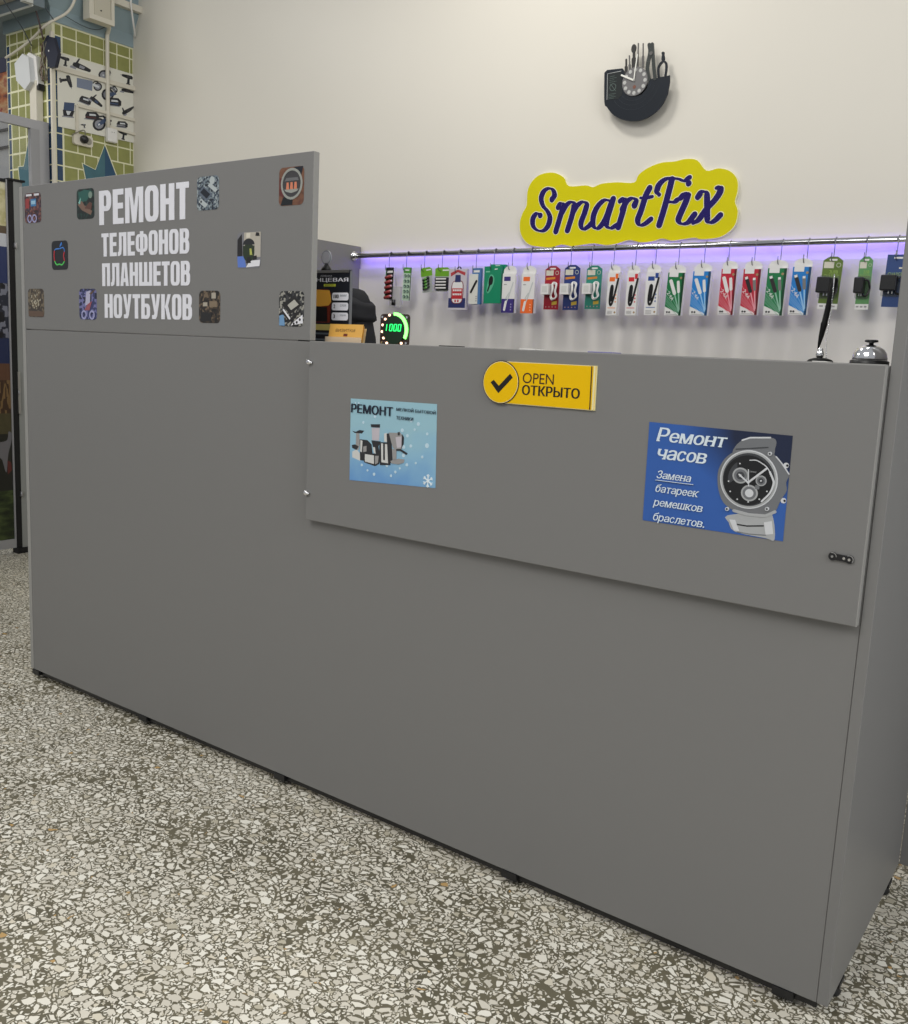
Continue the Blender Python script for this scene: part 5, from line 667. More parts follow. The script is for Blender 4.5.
# ------------------------------------------------------------------ hanging packages
YH = 1.425
pk = lambda n, *c: mat('pk_' + n, rgb(*c), .3)
_b = mat('pk_badge', rgb(160, 134, 96), .4); PW_ = pk('white', 226, 224, 222); PB = pk('black', 24, 24, 26); PG = pk('greytext', 150, 148, 148); CLR = mat('clear_blister', rgb(206, 206, 204), .1, alpha=.45)
def arch(w, h0, h1):     # hang-tab outline, narrow top
    return [(-w / 2, h0), (w / 2, h0), (w / 2, h0 + (h1 - h0) * .35), (w * .34, h1 - .004), (w * .16, h1), (-w * .16, h1), (-w * .34, h1 - .004), (-w / 2, h0 + (h1 - h0) * .35)]
def cable_box(w, h, col, cable, style):
    """slim boxed cable: hang tab on top, printed box below; local x right, z up with 0 at the top"""
    fr = front(0); m = MB(); tab = .026 if style != 'plain' else .030
    m.poly([(-w / 2, -tab)] + [(w / 2, -tab)] + [(w / 2 * math.cos(math.radians(a)) * (1 if abs(math.cos(math.radians(a))) > .9 else .98), -tab * .62 + tab * .62 * math.sin(math.radians(a))) for a in range(0, 181, 15)], front(-.009), .0, .0012, PW_)
    m.box(-w / 2, w / 2, -.016, 0, -h, -tab + .002, PW_)
    face = front(-.016); X = lambda a: -w / 2 + a * w; Z = lambda b: -h + b * (h - tab); 
    def P(pts, mm, l=1): m.poly([(X(a), Z(b)) for a, b in pts], face, .0002 * (l - 1), .0002 * l, mm)
    c = pk('c_' + str(col), *col); dk = pk('d_' + str(col), *[int(v * .55) for v in col]); lt = pk('l_' + str(col), *[int(v + (255 - v) * .55) for v in col])
    if style == 'fan':
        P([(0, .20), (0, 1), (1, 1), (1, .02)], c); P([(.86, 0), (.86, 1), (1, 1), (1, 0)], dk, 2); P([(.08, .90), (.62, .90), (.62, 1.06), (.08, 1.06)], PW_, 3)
        for a, b, a1, b1 in ((.0, .63, .86, .12), (.0, .46, .86, .09), (.0, .39, .86, .06), (.0, .34, .86, .03), (.0, .28, .82, .0)): m.stroke([(X(a), Z(b)), (X(a1), Z(b1))], .0012, face, .0002, .0006, lt, caps=False)
        hc = PW_ if cable == 'white' else pk('cable_dark', 40, 36, 36)
        m.stroke([(X(.22), Z(.80)), (X(.50), Z(.52))], .0115, face, .0002, .0010, hc); m.stroke([(X(.66), Z(.78)), (X(.74), Z(.56))], .0095, face, .0002, .0010, hc if cable == 'white' else pk('cable_grey', 120, 118, 116))
        m.stroke([(X(.50), Z(.52)), (X(.86), Z(.10))], .004, face, .0002, .0008, lt); m.stroke([(X(.74), Z(.56)), (X(.88), Z(.14))], .004, face, .0002, .0008, lt)
        m.stroke([(X(.19), Z(.83)), (X(.24), Z(.78))], .009, face, .0006, .0012, PW_, caps=False); m.stroke([(X(.655), Z(.81)), (X(.67), Z(.76))], .008, face, .0006, .0012, PW_, caps=False)
        vs, fs = glyphs('2.4A', .02); an = math.radians(-52); k = .017
        P0 = (X(.03), Z(.515)); m.add([face(P0[0] + (x * math.cos(an) - y * math.sin(an)) * k, P0[1] + (x * math.sin(an) + y * math.cos(an)) * k, .0009) for x, y in vs], fs, PW_)
        m.disc((X(.80), Z(.88)), .004, face, .0002, .0006, pk('badge', 150, 120, 80), 14); m.disc((X(.16), Z(.07)), .0032, face, 0, .0004, PB, 12); m.disc((X(.30), Z(.07)), .0032, face, 0, .0004, PB, 12)
        P([(.08, .018), (.8, .018), (.8, .028), (.08, .028)], PG)
    elif style == 'loop':
        P([(.14, .80), (.62, .80), (.62, .90), (.14, .90)], c); P([(.66, .86), (.9, .86), (.9, .98), (.66, .98)], c, 1)
        m.stroke(smooth([(X(.92), Z(.86)), (X(.70), Z(.52)), (X(.46), Z(.26)), (X(.30), Z(.28)), (X(.28), Z(.45)), (X(.36), Z(.68)), (X(.48), Z(.66)), (X(.44), Z(.40))], 5), .007, face, .0, .0008, PB)
        P([(.26, .30), (.50, .34), (.56, .66), (.32, .70)], PB, 2)
        for z in (.48, .40, .32): m.disc((X(.78), Z(z)), .003, face, 0, .0004, pk('s_' + str(col), *[int(v * .6 + 90) for v in col]), 10)
        P([(.12, .165), (.8, .165), (.8, .185), (.12, .185)], pk('s_' + str(col), 0, 0, 0)); m.disc((X(.78), Z(.07)), .0035, face, 0, .0004, pk('badge', 0, 0, 0), 12)
        for z in (.09, .06, .03): P([(.1, z), (.55, z), (.55, z + .012), (.1, z + .012)], PG)
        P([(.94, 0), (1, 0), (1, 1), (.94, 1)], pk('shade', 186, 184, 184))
    else:
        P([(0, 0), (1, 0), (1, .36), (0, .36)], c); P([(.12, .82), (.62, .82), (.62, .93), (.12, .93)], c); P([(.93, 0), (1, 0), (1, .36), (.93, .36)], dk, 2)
        m.stroke([(X(.84), Z(.78)), (X(.56), Z(.44)), (X(.34), Z(.24))], .0045, face, 0, .0006, pk('cable_pale', 196, 200, 198)); m.stroke([(X(.34), Z(.28)), (X(.24), Z(.08))], .0095, face, .0002, .0010, PW_)
        m.stroke([(X(.56), Z(.52)), (X(.30), Z(.36))], .003, face, 0, .0006, pk('cable_pale', 0, 0, 0))
        P([(.12, .72), (.34, .72), (.34, .74), (.12, .74)], PG)
        for z in (.22, .15, .08): m.disc((X(.74), Z(z)), .0025, face, 0, .0006, lt, 10)
    return m
def charger_card(w, h, col, hc, style):
    m = MB(); c = pk('c_' + str(col), *col); dk = pk('d_' + str(col), *[int(v * .6) for v in col]); face = front(-.002)
    m.poly([(-w / 2, -h), (w / 2, -h), (w / 2, -.012), (w * .36, -.006), (w * .2, 0), (-w * .2, 0), (-w * .36, -.006), (-w / 2, -.012)] if style != 'square' else [(-w / 2, -h), (w / 2, -h), (w / 2, 0), (-w / 2, 0)], front(0), 0, .002, c)
    X = lambda a: -w / 2 + a * w; Z = lambda b: -h + b * h
    def P(pts, mm, l=1): m.poly([(X(a), Z(b)) for a, b in pts], face, .0002 * (l - 1), .0002 * l, mm)
    P(rrf(.33, .92, .68, .955), PW_); P([(.06, .78), (.56, .78), (.56, .90), (.06, .90)] if style != 'square' else [(.58, .73), (.92, .73), (.92, .76), (.58, .76)], pk('pale_label', 210, 206, 190))
    if style != 'square': m.disc((X(.80), Z(.84)), w * .12, face, 0, .0003, pk('badge_ring', 190, 196, 180), 16); m.disc((X(.80), Z(.84)), w * .09, face, 0, .0005, c, 16)
    if style == 'blister':
        P([(.08, .68), (.7, .70), (.7, .75), (.08, .73)], pk('orange_band', 206, 130, 50))
        for k in range(4): m.disc((X(.16 + .22 * k), Z(.06)), .0022, face, 0, .0004, pk('icon', 190, 150, 150), 8)
        P([(.55, .10), (.9, .12), (.9, .2), (.55, .18)], pk('gold', 190, 160, 60)) if col[0] > 100 or col[2] > 90 else None
        m2 = MB(); a0 = X(.0 if hc else .02); m2.box(a0 - .002, X(.50), -.026, -.0025, Z(.34), Z(.58), PW_); m2.box(a0 + .004, X(.40), -.0265, -.026, Z(.39), Z(.53), pk('offwhite', 208, 208, 204))
        m3 = MB(); q = smooth([(X(.60), -.008, Z(.60)), (X(.86), -.012, Z(.56)), (X(.82), -.014, Z(.40)), (X(.90), -.012, Z(.28)), (X(.66), -.014, Z(.22)), (X(.52), -.012, Z(.30)), (X(.66), -.016, Z(.42)), (X(.60), -.012, Z(.55))], 4, True); q.append(q[0])
        m3.tube(q, .0026, PW_, 8); q2 = [Vector(p) + Vector((.005, -.003, .003)) for p in q]; m3.tube(q2, .0022, PW_, 8)
        return m, [('adapter', m2), ('cable', m3)]
    if style == 'olive' or style == 'square':
        text(m, 'CHARGER', X(.12), Z(.60), X(.88), Z(.66), face, .0005, pk('leaf_text', *[min(255, int(v * 1.25) + 40) for v in col])); text(m, '2USB', X(.38), Z(.68), X(.80), Z(.74), face, .0005, pk('leaf_text', 0, 0, 0)) if style == 'olive' else None
        if style == 'olive': P([(0, 0), (1, 0), (1, .105), (0, .105)], PW_ if w < .07 else pk('green_foot', 84, 92, 66)); [P([(.08 + .3 * k, .04), (.28 + .3 * k, .04), (.28 + .3 * k, .07), (.08 + .3 * k, .07)], PG, 2) for k in range(3)]
        m2 = MB(); m2.bbox(X(.20 if w > .07 else -.08), X(.62), -.034, -.0025, Z(.30), Z(.60), mat('charger_black', rgb(20, 20, 22), .3), .003)
        m2.box(X(.28), X(.33), -.02, -.014, Z(.25), Z(.30), STEEL); m2.box(X(.44), X(.49), -.02, -.014, Z(.25), Z(.30), STEEL)
        m3 = MB(); q = [(X(.72) + .011 * math.cos(t * 1.0472), -.010 - .003 * (t % 3), Z(.40) + .024 * math.sin(t * 1.0472)) for t in range(19)]; m3.tube(smooth(q, 3), .0030, mat('charger_black', rgb(20, 20, 22), .3), 8)
        m4 = MB(); m4.poly(rrect(X(.10 if w > .07 else -.1), Z(.2), X(.94), Z(.64), .006), front(-.0022), 0, .0012, mat('blister_rim', rgb(120, 126, 120), .15, alpha=.35))
        return m, [('adapter', m2), ('cable', m3), ('blister', m4)]
def rrf(a, b, c, d): return [(a, b), (c, b), (c + .03, (b + d) / 2), (c, d), (a, d), (a - .03, (b + d) / 2)]
def cell_card(w, h, kind):
    m = MB(); fr = front(0); face = front(-.0015)
    if kind == 'red':
        m.poly([(-w / 2, -h), (w / 2, -h), (w / 2, 0), (-w / 2, 0)], fr, 0, .0015, pk('cardblack', 30, 34, 30)); m.poly([(-w * .32, -.022), (w * .40, -.020), (w * .40, -.012), (-w * .32, -.014)], face, 0, .0003, PW_)
        m.stroke([(-w / 2 + .001, -h), (-w / 2 + .001, 0)], .002, face, 0, .0003, pk('leafgreen', 80, 150, 60), caps=False)
        m2 = MB()
        for k in range(5):
            z = -.036 - .020 * k; m2.tube([(-w * .42, -.006, z - .006), (w * .32, -.006, z + .002)], .0062, pk('cell_red', 150, 56, 58), 10); m2.tube([(w * .32, -.006, z + .002), (w * .42, -.006, z + .003)], .0045, pk('cell_pale', 200, 170, 170), 8)
        return m, [('cells', m2)]
    if kind == 'button':
        m.poly([(-w / 2, -h), (w / 2, -h), (w / 2, 0), (-w / 2, 0)], fr, 0, .0015, pk('mintcard', 186, 210, 186)); m.poly([(-w / 2, -.022), (w / 2, -.022), (w / 2, 0), (-w / 2, 0)], face, 0, .0003, pk('leafgreen', 80, 150, 60))
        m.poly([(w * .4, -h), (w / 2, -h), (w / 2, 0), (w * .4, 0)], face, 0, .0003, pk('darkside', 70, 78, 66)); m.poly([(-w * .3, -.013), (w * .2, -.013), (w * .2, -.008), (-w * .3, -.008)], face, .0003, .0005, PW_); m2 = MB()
        for k in range(5):
            for a in (-.22, .18): m2.disc((a * w, -.033 - .0205 * k), .0062, face, 0, .003, pk('cell_dark', 74, 96, 84), 14); m2.disc((a * w - .001, -.0345 - .0205 * k), .0035, face, .003, .0036, pk('cell_light', 150, 176, 160), 10)
        return m, [('cells', m2)]
    gg = pk('leafgreen', 0, 0, 0) if 'pk_leafgreen' in MATS else None
    m.poly([(-w / 2, -.034), (w / 2, -.034), (w / 2, -.008), (w * .3, 0), (-w * .3, 0), (-w / 2, -.004)], fr, 0, .0015, pk('limegreen', 108, 164, 40)); m.poly([(0, -.013), (w * .42, -.013), (w * .42, -.008), (0, -.008)], face, 0, .0003, PW_)
    m.poly([(-w * .46, -h), (w * .46, -h), (w * .46, -.034), (-w * .46, -.034)], fr, 0, .0012, pk('blistergrey', 172, 176, 172)); m2 = MB()
    for k in range(4):
        z = -.044 - .0115 * k
        if kind == 'bars': m2.box(-w * .4, w * .44, -.012, -.0013, z - .0055, z + .0055, PB); m2.box(-w * .34, w * .36, -.0125, -.012, z - .0025, z + .0025, PW_)
        else: m2.tube([(-w * .26, -.0075, z - .006), (w * .24, -.0075, z + .004)], .0055, pk('cell_night', 34, 44, 36), 10); m2.tube([(-w * .12, -.0095, z - .0035), (w * .12, -.0095, z + .0015)], .0045, pk('leafgreen2', 96, 160, 70), 8)
    return m, [('cells', m2)]
def bottle_card(w, h):
    m = MB(); face = front(-.012); m.box(-w / 2, w / 2, -.012, 0, -h, 0, pk('cardsilver', 196, 190, 196)); X = lambda a: -w / 2 + a * w; Z = lambda b: -h + b * h
    def P(pts, mm, l=1): m.poly([(X(a), Z(b)) for a, b in pts], face, .0002 * (l - 1), .0002 * l, mm)
    rd = pk('bt_red', 184, 44, 52); nv = pk('bt_navy', 44, 50, 100)
    P([(.03, .05), (.97, .05), (.97, .29), (.03, .29)], nv); P([(.12, .82), (.5, .93), (.9, .84), (.92, .92), (.5, .99), (.1, .91)], pk('bt_dullred', 176, 60, 66), 2)
    m.poly(smooth([(X(a), Z(b)) for a, b in ((.20, .22), (.50, .15), (.80, .22), (.84, .60), (.70, .72), (.36, .72), (.18, .60))], 4, True), face, 0, .0006, pk('bt_redrim', 120, 30, 44))
    m.poly(smooth([(X(a), Z(b)) for a, b in ((.24, .23), (.50, .17), (.77, .23), (.80, .60), (.68, .70), (.36, .70), (.22, .60))], 4, True), face, 0, .0008, PW_); P([(.22, .27), (.79, .27), (.80, .53), (.22, .53)], rd, 5); P([(.36, .68), (.68, .68), (.66, .86), (.38, .86)], nv, 4)
    for z in (.46, .36): 
        for k in range(5): P([(.27 + .1 * k, z), (.345 + .1 * k, z), (.345 + .1 * k, z + .045), (.27 + .1 * k, z + .045)], PW_, 6)
    for k in range(2): P([(.38 + .15 * k, .19), (.46 + .15 * k, .19), (.46 + .15 * k, .25), (.38 + .15 * k, .25)], rd, 5)
    m2 = MB(); m2.ring((0, .001), .006, .010, front(-.003), 0, .002, PB, n=16, a0=0, a1=180); m2.disc((-.008, .001), .002, front(-.003), 0, .002, PB, 8); return m, [('hang_loop', m2)]
def pen_box(w, h):
    m = MB(); bl = pk('pb_blue', 74, 118, 168); m.box(-w * .28, w / 2, -.014, 0, -h, 0, bl); face = front(-.0165); m.box(-w / 2, w * .3, -.0165, -.0142, -h + .001, -.022, pk('pb_pale', 214, 214, 206))
    m.poly([(-w * .16, -.016), (w * .4, -.016), (w * .4, -.008), (-w * .16, -.008)], front(-.014), 0, .0004, PW_)
    m.stroke([(-w * .30, -h * .66), (w * .18, -h * .36)], .0085, face, 0, .0012, PB)
    for z in (.80, .86, .92): m.poly([(w * .14, -h * z), (w * .26, -h * z), (w * .26, -h * z + .004), (w * .14, -h * z + .004)], face, 0, .0003, PG)
    return m, []
def green_box(w, h, rear):
    g = pk('boxgreen', 20, 134, 96); m = MB(); m.box(-w / 2, w / 2, -.014, 0, -h, 0, g); face = front(-.014); X = lambda a: -w / 2 + a * w; Z = lambda b: -h + b * h
    if not rear:
        m.poly(smooth([(X(a), Z(b)) for a, b in ((.16, .34), (.30, .28), (.58, .50), (.60, .70), (.40, .78), (.24, .62))], 4, True), face, 0, .0006, pk('bg_rim', 90, 176, 140)); m.poly(smooth([(X(a), Z(b)) for a, b in ((.30, .50), (.50, .52), (.54, .68), (.42, .74), (.30, .66))], 4, True), face, 0, .0009, PB)
        m.stroke([(X(.36), Z(.52)), (X(.24), Z(.34))], .006, face, .0006, .0012, PB); m.poly([(X(.1), Z(.84)), (X(.34), Z(.84)), (X(.34), Z(.87)), (X(.1), Z(.87))], face, 0, .0003, pk('bg_text', 130, 196, 170)); m.poly([(X(.62), Z(.90)), (X(.8), Z(.91)), (X(.8), Z(.93)), (X(.62), Z(.93))], face, 0, .0003, PW_)
    else: m.poly([(X(.35), Z(.93)), (X(.65), Z(.93)), (X(.65), Z(.97)), (X(.35), Z(.97))], face, 0, .0003, PW_)
    return m, []
SPEC = [('battery_pack', 'slim dark card with a column of red cells, first from the left on the rail', 'red battery card', lambda w, h: cell_card(w, h, 'red')),
 ('battery_pack', 'narrow pale green card of ten button cells under a green top', 'button cell card', lambda w, h: cell_card(w, h, 'button')),
 ('battery_pack', 'green topped pack with tilted dark and green cells', 'tilted green battery pack', lambda w, h: cell_card(w, h, 'tilt')),
 ('battery_pack', 'green topped pack with white striped black cells, beside the bottle card', 'striped battery pack', lambda w, h: cell_card(w, h, 'bars')),
 ('glue_package', 'silver package printed with a big red and white bottle', 'red bottle package', bottle_card),
 ('stylus_package', 'blue and white box with a short black stick on its front', 'blue and white stick box', pen_box),
 ('headset_package', 'bright green box with a dark earpiece print, in front of a second green box', 'two bright green boxes', lambda w, h: green_box(w, h, False)),
 ('cable_package', 'white cable box with a dark purple lower third', 'white and purple cable box', lambda w, h: (cable_box(w, h, (62, 50, 120), 'white', 'plain'), [])),
 ('cable_package', 'white cable box with an orange lower third', 'white cable box with orange foot', lambda w, h: (cable_box(w, h, (236, 110, 50), 'white', 'plain'), [])),
 ('charger_package', 'dark red charger card with white adapter and white cable', 'dark red charger card', lambda w, h: charger_card(w, h, (150, 30, 46), True, 'blister')),
 ('charger_package', 'dark blue charger card with white adapter and white cable', 'dark blue charger card', lambda w, h: charger_card(w, h, (42, 56, 112), True, 'blister')),
 ('charger_package', 'sea green charger card with white adapter and white cable', 'sea green charger card', lambda w, h: charger_card(w, h, (46, 128, 112), True, 'blister')),
 ('cable_package', 'white box with black looped cable and orange logo block', 'orange logo cable box', lambda w, h: (cable_box(w, h, (232, 112, 48), 'black', 'loop'), [])),
 ('cable_package', 'white box with black looped cable and red logo block', 'red logo cable box', lambda w, h: (cable_box(w, h, (206, 44, 52), 'black', 'loop'), [])),
 ('cable_package', 'white box with black looped cable and blue logo block', 'blue logo cable box', lambda w, h: (cable_box(w, h, (40, 70, 140), 'black', 'loop'), [])),
 ('cable_package', 'green cable box with two white plugs, next to a blue one with white plugs', 'green box with white plugs', lambda w, h: (cable_box(w, h, (16, 112, 62), 'white', 'fan'), [])),
 ('cable_package', 'blue cable box with two white plugs', 'blue box with white plugs', lambda w, h: (cable_box(w, h, (28, 124, 200), 'white', 'fan'), [])),
 ('cable_package', 'red cable box with two white plugs', 'red box with white plugs', lambda w, h: (cable_box(w, h, (190, 34, 56), 'white', 'fan'), [])),
 ('cable_package', 'red cable box with a black plug', 'red box with black plug', lambda w, h: (cable_box(w, h, (184, 32, 54), 'black', 'fan'), [])),
 ('cable_package', 'green cable box with a black plug, between a red and a blue box', 'green box with black plug', lambda w, h: (cable_box(w, h, (18, 116, 66), 'black', 'fan'), [])),
 ('cable_package', 'blue cable box with a black plug', 'blue box with black plug', lambda w, h: (cable_box(w, h, (24, 120, 196), 'black', 'fan'), [])),
 ('charger_package', 'olive green charger card with a black adapter behind the counter pen', 'olive charger card', lambda w, h: charger_card(w, h, (92, 116, 42), False, 'olive')),
 ('charger_package', 'narrow green charger card with white foot and black adapter above the bell', 'narrow green charger card', lambda w, h: charger_card(w, h, (92, 146, 88), False, 'olive')),
 ('charger_package', 'dark blue charger card with black adapter at the right end of the rail', 'dark blue black-adapter card', lambda w, h: charger_card(w, h, (38, 66, 120), False, 'square'))]
def place(mb, name, root, x, z, ry, y=YH):
    R = Matrix.Rotation(ry, 3, 'Y'); 
    if isinstance(root, dict):
        mb.v = [tuple(R @ Vector(v) + Vector((x, y, z))) for v in mb.v]; o = mb.build(name)
        for k, v in root.items(): o[k] = v
        return o
    mb.v = [tuple(R @ Vector(v) + Vector((x, y, z))) for v in mb.v]; return mb.build(name, root)
tilt = [.03, .04, -.12, .0, .0, -.01, -.02, .0, .0, 0, 0, .0, 0, .0, 0, .03, .02, .01, .01, .02, .02, .03, .0, .02]
for i, ((name, label, short, fn), (x, z, w_, h_, hx)) in enumerate(zip(SPEC, T['pk'])):
    z -= .002; u_ = 157 + x / 2.16 * 551; w_ = w_ - h_ * u_ / 5400 * 1.1 - abs(tilt[i]) * h_; xc_ = x + tilt[i] * h_ / 2 + .003; w_ *= 1.22 if 15 <= i <= 20 else 1.10 if i in (7, 8, 12, 13, 14) else 1.14 if i < 4 else 1.05
    zz = z
    bd, parts = fn(w_, h_); hd = dict(label=label, category='package', group='packages hanging from the chrome rail')
    if parts:
        t = thing(name, (xc_, YH, z - h_), label, 'package', hd['group']); place(bd, 'card', t, xc_, z, tilt[i])
        for pn, pm in parts: place(pm, pn, t, xc_, z, tilt[i])
    else: place(bd, name, hd, xc_, z, tilt[i])
    # wire hook: over the rail, down, forward to the tip that carries the package
    m = MB(); zt = z + .004; yb = YR
    q = [(hx, yb + .0112, ZR - .004), (hx, yb + .011, ZR + .003), (hx, yb + .006, ZR + .0095), (hx, yb, ZR + .0112), (hx, yb - .006, ZR + .0095), (hx, yb - .011, ZR + .003), (hx, yb - .0112, ZR - .02), (hx, yb - .0112, zt - .014), (hx, yb - .013, zt - .0180), (hx, yb - .018, zt - .019)]
    xt = xc_ * .5 + hx * .5
    q += [(xt, YH - .006, zt - .018), (xt, YH - .016, zt - .016), (xt, YH - .020, zt - .008), (xt, YH - .020, zt + .006)]
    m.tube(q, .0015, mat('hook_steel', (.20, .20, .22), .3, 1), 8); o = m.build('wire_hook'); o['label'] = 'thin wire hook on the rail holding the ' + short; o['category'] = 'hook'; o['group'] = 'wire hooks on the chrome rail'
bd, _ = green_box(.068, .115, True); x, z = T['pk'][6][0] + .012, T['pk'][6][1] + .006; place(bd, 'headset_package', dict(label='bright green box hanging behind the one with the dark earpiece print', category='package', group='packages hanging from the chrome rail'), x, z, .02, YH + .018)
m = MB(); m.box(.238, .292, 1.434, 1.452, 1.262, 1.345, mat('clear_blister', 0, 0)); m.tube([(.262, 1.431, 1.270), (.262, 1.431, 1.292)], .0085, PB, 12); m.tube([(.262, 1.444, 1.342), (.2560, 1.443, 1.422)], .0012, STEEL, 6)
o = m.build('earphone_package'); o['label'] = 'clear blister with a small black plug hanging behind the red cell card'; o['category'] = 'package'; o['group'] = 'packages hanging from the chrome rail'

# ------------------------------------------------------------------ on the counter top
ZT = HC - .003
bl = thing('counter_bell', (2.400, .055, ZT), 'chrome counter bell with black base at the right end of the counter top', 'bell')
m = MB(); m.lathe((2.400, .055, ZT), [(.0285, 0), (.0292, .002), (.0292, .0085), (.026, .010)], BLACK, 36); m.build('base', bl)
m = MB(); m.lathe((2.400, .055, ZT + .0105), [(.0262, 0), (.0262, .003), (.0245, .010), (.0205, .0165), (.013, .0215), (.006, .0235), (.003, .0238)], CHROME, 36); m.build('dome', bl)
m = MB(); m.lathe((2.400, .055, ZT + .034), [(.0035, 0), (.0035, .003), (.010, .0045), (.010, .007), (.0085, .0078)], BLACK, 24); m.build('button', bl)
pn = thing('chained_pen', (2.316, .08, ZT), 'black counter pen with beaded chain standing in a round base left of the bell', 'pen')
m = MB(); m.lathe((2.318, .08, ZT), [(.022, 0), (.0225, .003), (.018, .008), (.010, .0105), (.005, .011)], mat('base_black', rgb(14, 14, 15), .6, spec=.2), 30); m.build('base', pn)
m = MB(); m.lathe((2.3165, .08, ZT + .010), [(.003, 0), (.0055, .002), (.0068, .006), (.0055, .011), (.004, .013), (.0048, .0145), (.0035, .017)], CHROME, 20); m.build('socket', pn)
m = MB(); a = Vector((2.3125, .08, 1.122)); b = Vector((2.3285, .08, 1.238)); dd = b - a
pts = [a + dd * t for t in (0, .06, .18, .32, .36, .38, .55, .8, .97, 1)]; m.tube(pts, [.0010, .0022, .0040, .0050, .0056, .0046, .0047, .0050, .0050, .003], mat('base_black', 0), 16); m.build('barrel', pn)
m = MB(); ch = smooth([(2.3275, .074, 1.242), (2.3300, .068, 1.225), (2.3305, .066, 1.19), (2.3285, .066, 1.158), (2.3275, .068, 1.14), (2.3275, .078, ZT + .012)], 9)
for p in ch: m.lathe(p, [(.0004, -.0012), (.0012, 0), (.0004, .0012)], CHROME, 8)
m.build('chain', pn)
m = MB(); m.box(2.3215, 2.3445, .02, .05, ZT + .0003, HC + .0021, WHITE); o = m.build('paper_slip'); o['label'] = 'small white slip lying at the foot of the counter pen'; o['category'] = 'paper'
for (x0, x1, mm, lb) in ((1.568, 1.606, BLACK, 'thin black flat thing lying on the counter top behind the open sign'), (1.765, 1.800, WHITE, 'short white strip on the counter top just left of the middle of the hatch'), (1.915, 1.965, pk('violet_paper', 120, 118, 170), 'thin bluish strip on the counter top right of the open sign')):
    m = MB(); m.bbox(x0, x1, .02, .06, ZT + .0003, HC + .0028, mm, .0006); o = m.build('flat_card'); o['label'] = lb; o['category'] = 'card'
# LED clock
lc = thing('led_clock', (1.367, .12, ZT), 'small square board clock with glowing green digits and round ring of lights', 'clock')
x0, x1, z0, z1 = 1.3245, 1.4105, ZT + .001, 1.1695; cx, cz = (x0 + x1) / 2, (z0 + z1) / 2; FL = front(.118)
m = MB(); m.poly(rrect(x0, z0, x1, z1, .008), FL, 0, .002, mat('board_brown', rgb(44, 24, 22), .5)); m.disc((cx, cz), .032, FL, .002, .006, mat('clock_face_dark', rgb(10, 40, 20), .5), 40); m.build('board', lc)
m = MB(); G = mat('led_green', (.02, .4, .1), .4, emit=(.02, 1.0, .16), es=2.0); 
m.ring((cx, cz), .0325, .0395, FL, .002, .005, mat('led_green_ring', (.1, .5, .1), .4, emit=(.16, 1.0, .12), es=4.0), n=24, a0=-30, a1=92); m.build('green_ring', lc)
m = MB(); LW_ = mat('led_warm', (.6, .4, .3), .4, emit=(1, .62, .42), es=2.6)
for an in list(range(115, 331, 24)): m.disc((cx + .0365 * math.cos(math.radians(an)), cz + .0365 * math.sin(math.radians(an))), .0028, FL, .002, .0045, LW_, 10)
m.build('warm_lights', lc)
for sx_ in (x0 + .007, x1 - .007):
    for sz_ in (z0 + .007, z1 - .007): m = MB(); m.disc((sx_, sz_), .0028, FL, .002, .0045, CHROME, 12); m.build('screw', lc)
m = MB()
def seg(ch, x, z, s):
    A = dict(a=((.1, 2), (.9, 2)), b=((1, 1.9), (1, 1.1)), c=((1, .9), (1, .1)), d=((.1, 0), (.9, 0)), e=((0, .9), (0, .1)), f=((0, 1.9), (0, 1.1)))
    for k in ('bc' if ch == '1' else 'abcdef'): (p, q) = A[k]; m.stroke([(x + p[0] * s + p[1] * s * .12, z + p[1] * s), (x + q[0] * s + q[1] * s * .12, z + q[1] * s)], .0018, FL, .006, .0066, G)
for k, c in enumerate('1000'): seg(c, cx - .0245 + .0126 * k - (.004 if c == '1' else 0), cz - .002, .0072)
m.build('digits', lc)
m = MB(); m.box(cx - .03, cx + .03, .118, .150, ZT, ZT + .004, BLACK); m.box(cx - .012, cx + .012, .1185, .124, ZT + .004, cz, BLACK); m.build('stand', lc)
# business cards
cb = thing('card_holder', (1.258, .08, ZT), 'clear holder with yellow business cards beside the black poster stand', 'card holder')
m = MB(); cl = mat('clear_acrylic', rgb(226, 210, 186), .15, alpha=.6); m.box(1.204, 1.315, .06, .0625, ZT, ZT + .016, cl); m.box(1.204, 1.302, .085, .0865, ZT, ZT + .014, cl); m.box(1.204, 1.302, .0625, .085, ZT, ZT + .002, cl); m.box(1.204, 1.2065, .0625, .085, ZT + .002, ZT + .016, cl); m.build('holder', cb)
OR = gk('card_orange', 232, 178, 88); R = Matrix.Rotation(math.radians(-10), 3, 'X')
for k in range(4):
    m = MB(); dz = (.043, .039, .028, .034)[k]; mm = OR if k < 2 else gk('card_peach', 232, 206, 160)
    m.box(1.207 + .001 * k, 1.311 - .0005 * k, .066 + .0045 * k, .0665 + .0045 * k, ZT + .0025, ZT + .003 + dz, mm, R, (1.25, .066 + .0045 * k, ZT + .0025))
    if k == 0:
        F0 = lambda u, v, d: tuple(R @ (Vector((u, .0659 - d, v)) - Vector((1.25, .066, ZT + .0025))) + Vector((1.25, .066, ZT + .0025)))
        text(m, 'ВИЗИТКИ', 1.228, ZT + .028, 1.288, ZT + .035, F0, .0001, gk('card_ink', 120, 90, 60)); m.poly([(1.254, ZT + .018), (1.266, ZT + .018), (1.266, ZT + .024), (1.254, ZT + .024)], F0, 0, .0003, gk('card_mark', 120, 60, 50))
    m.build('card', cb)
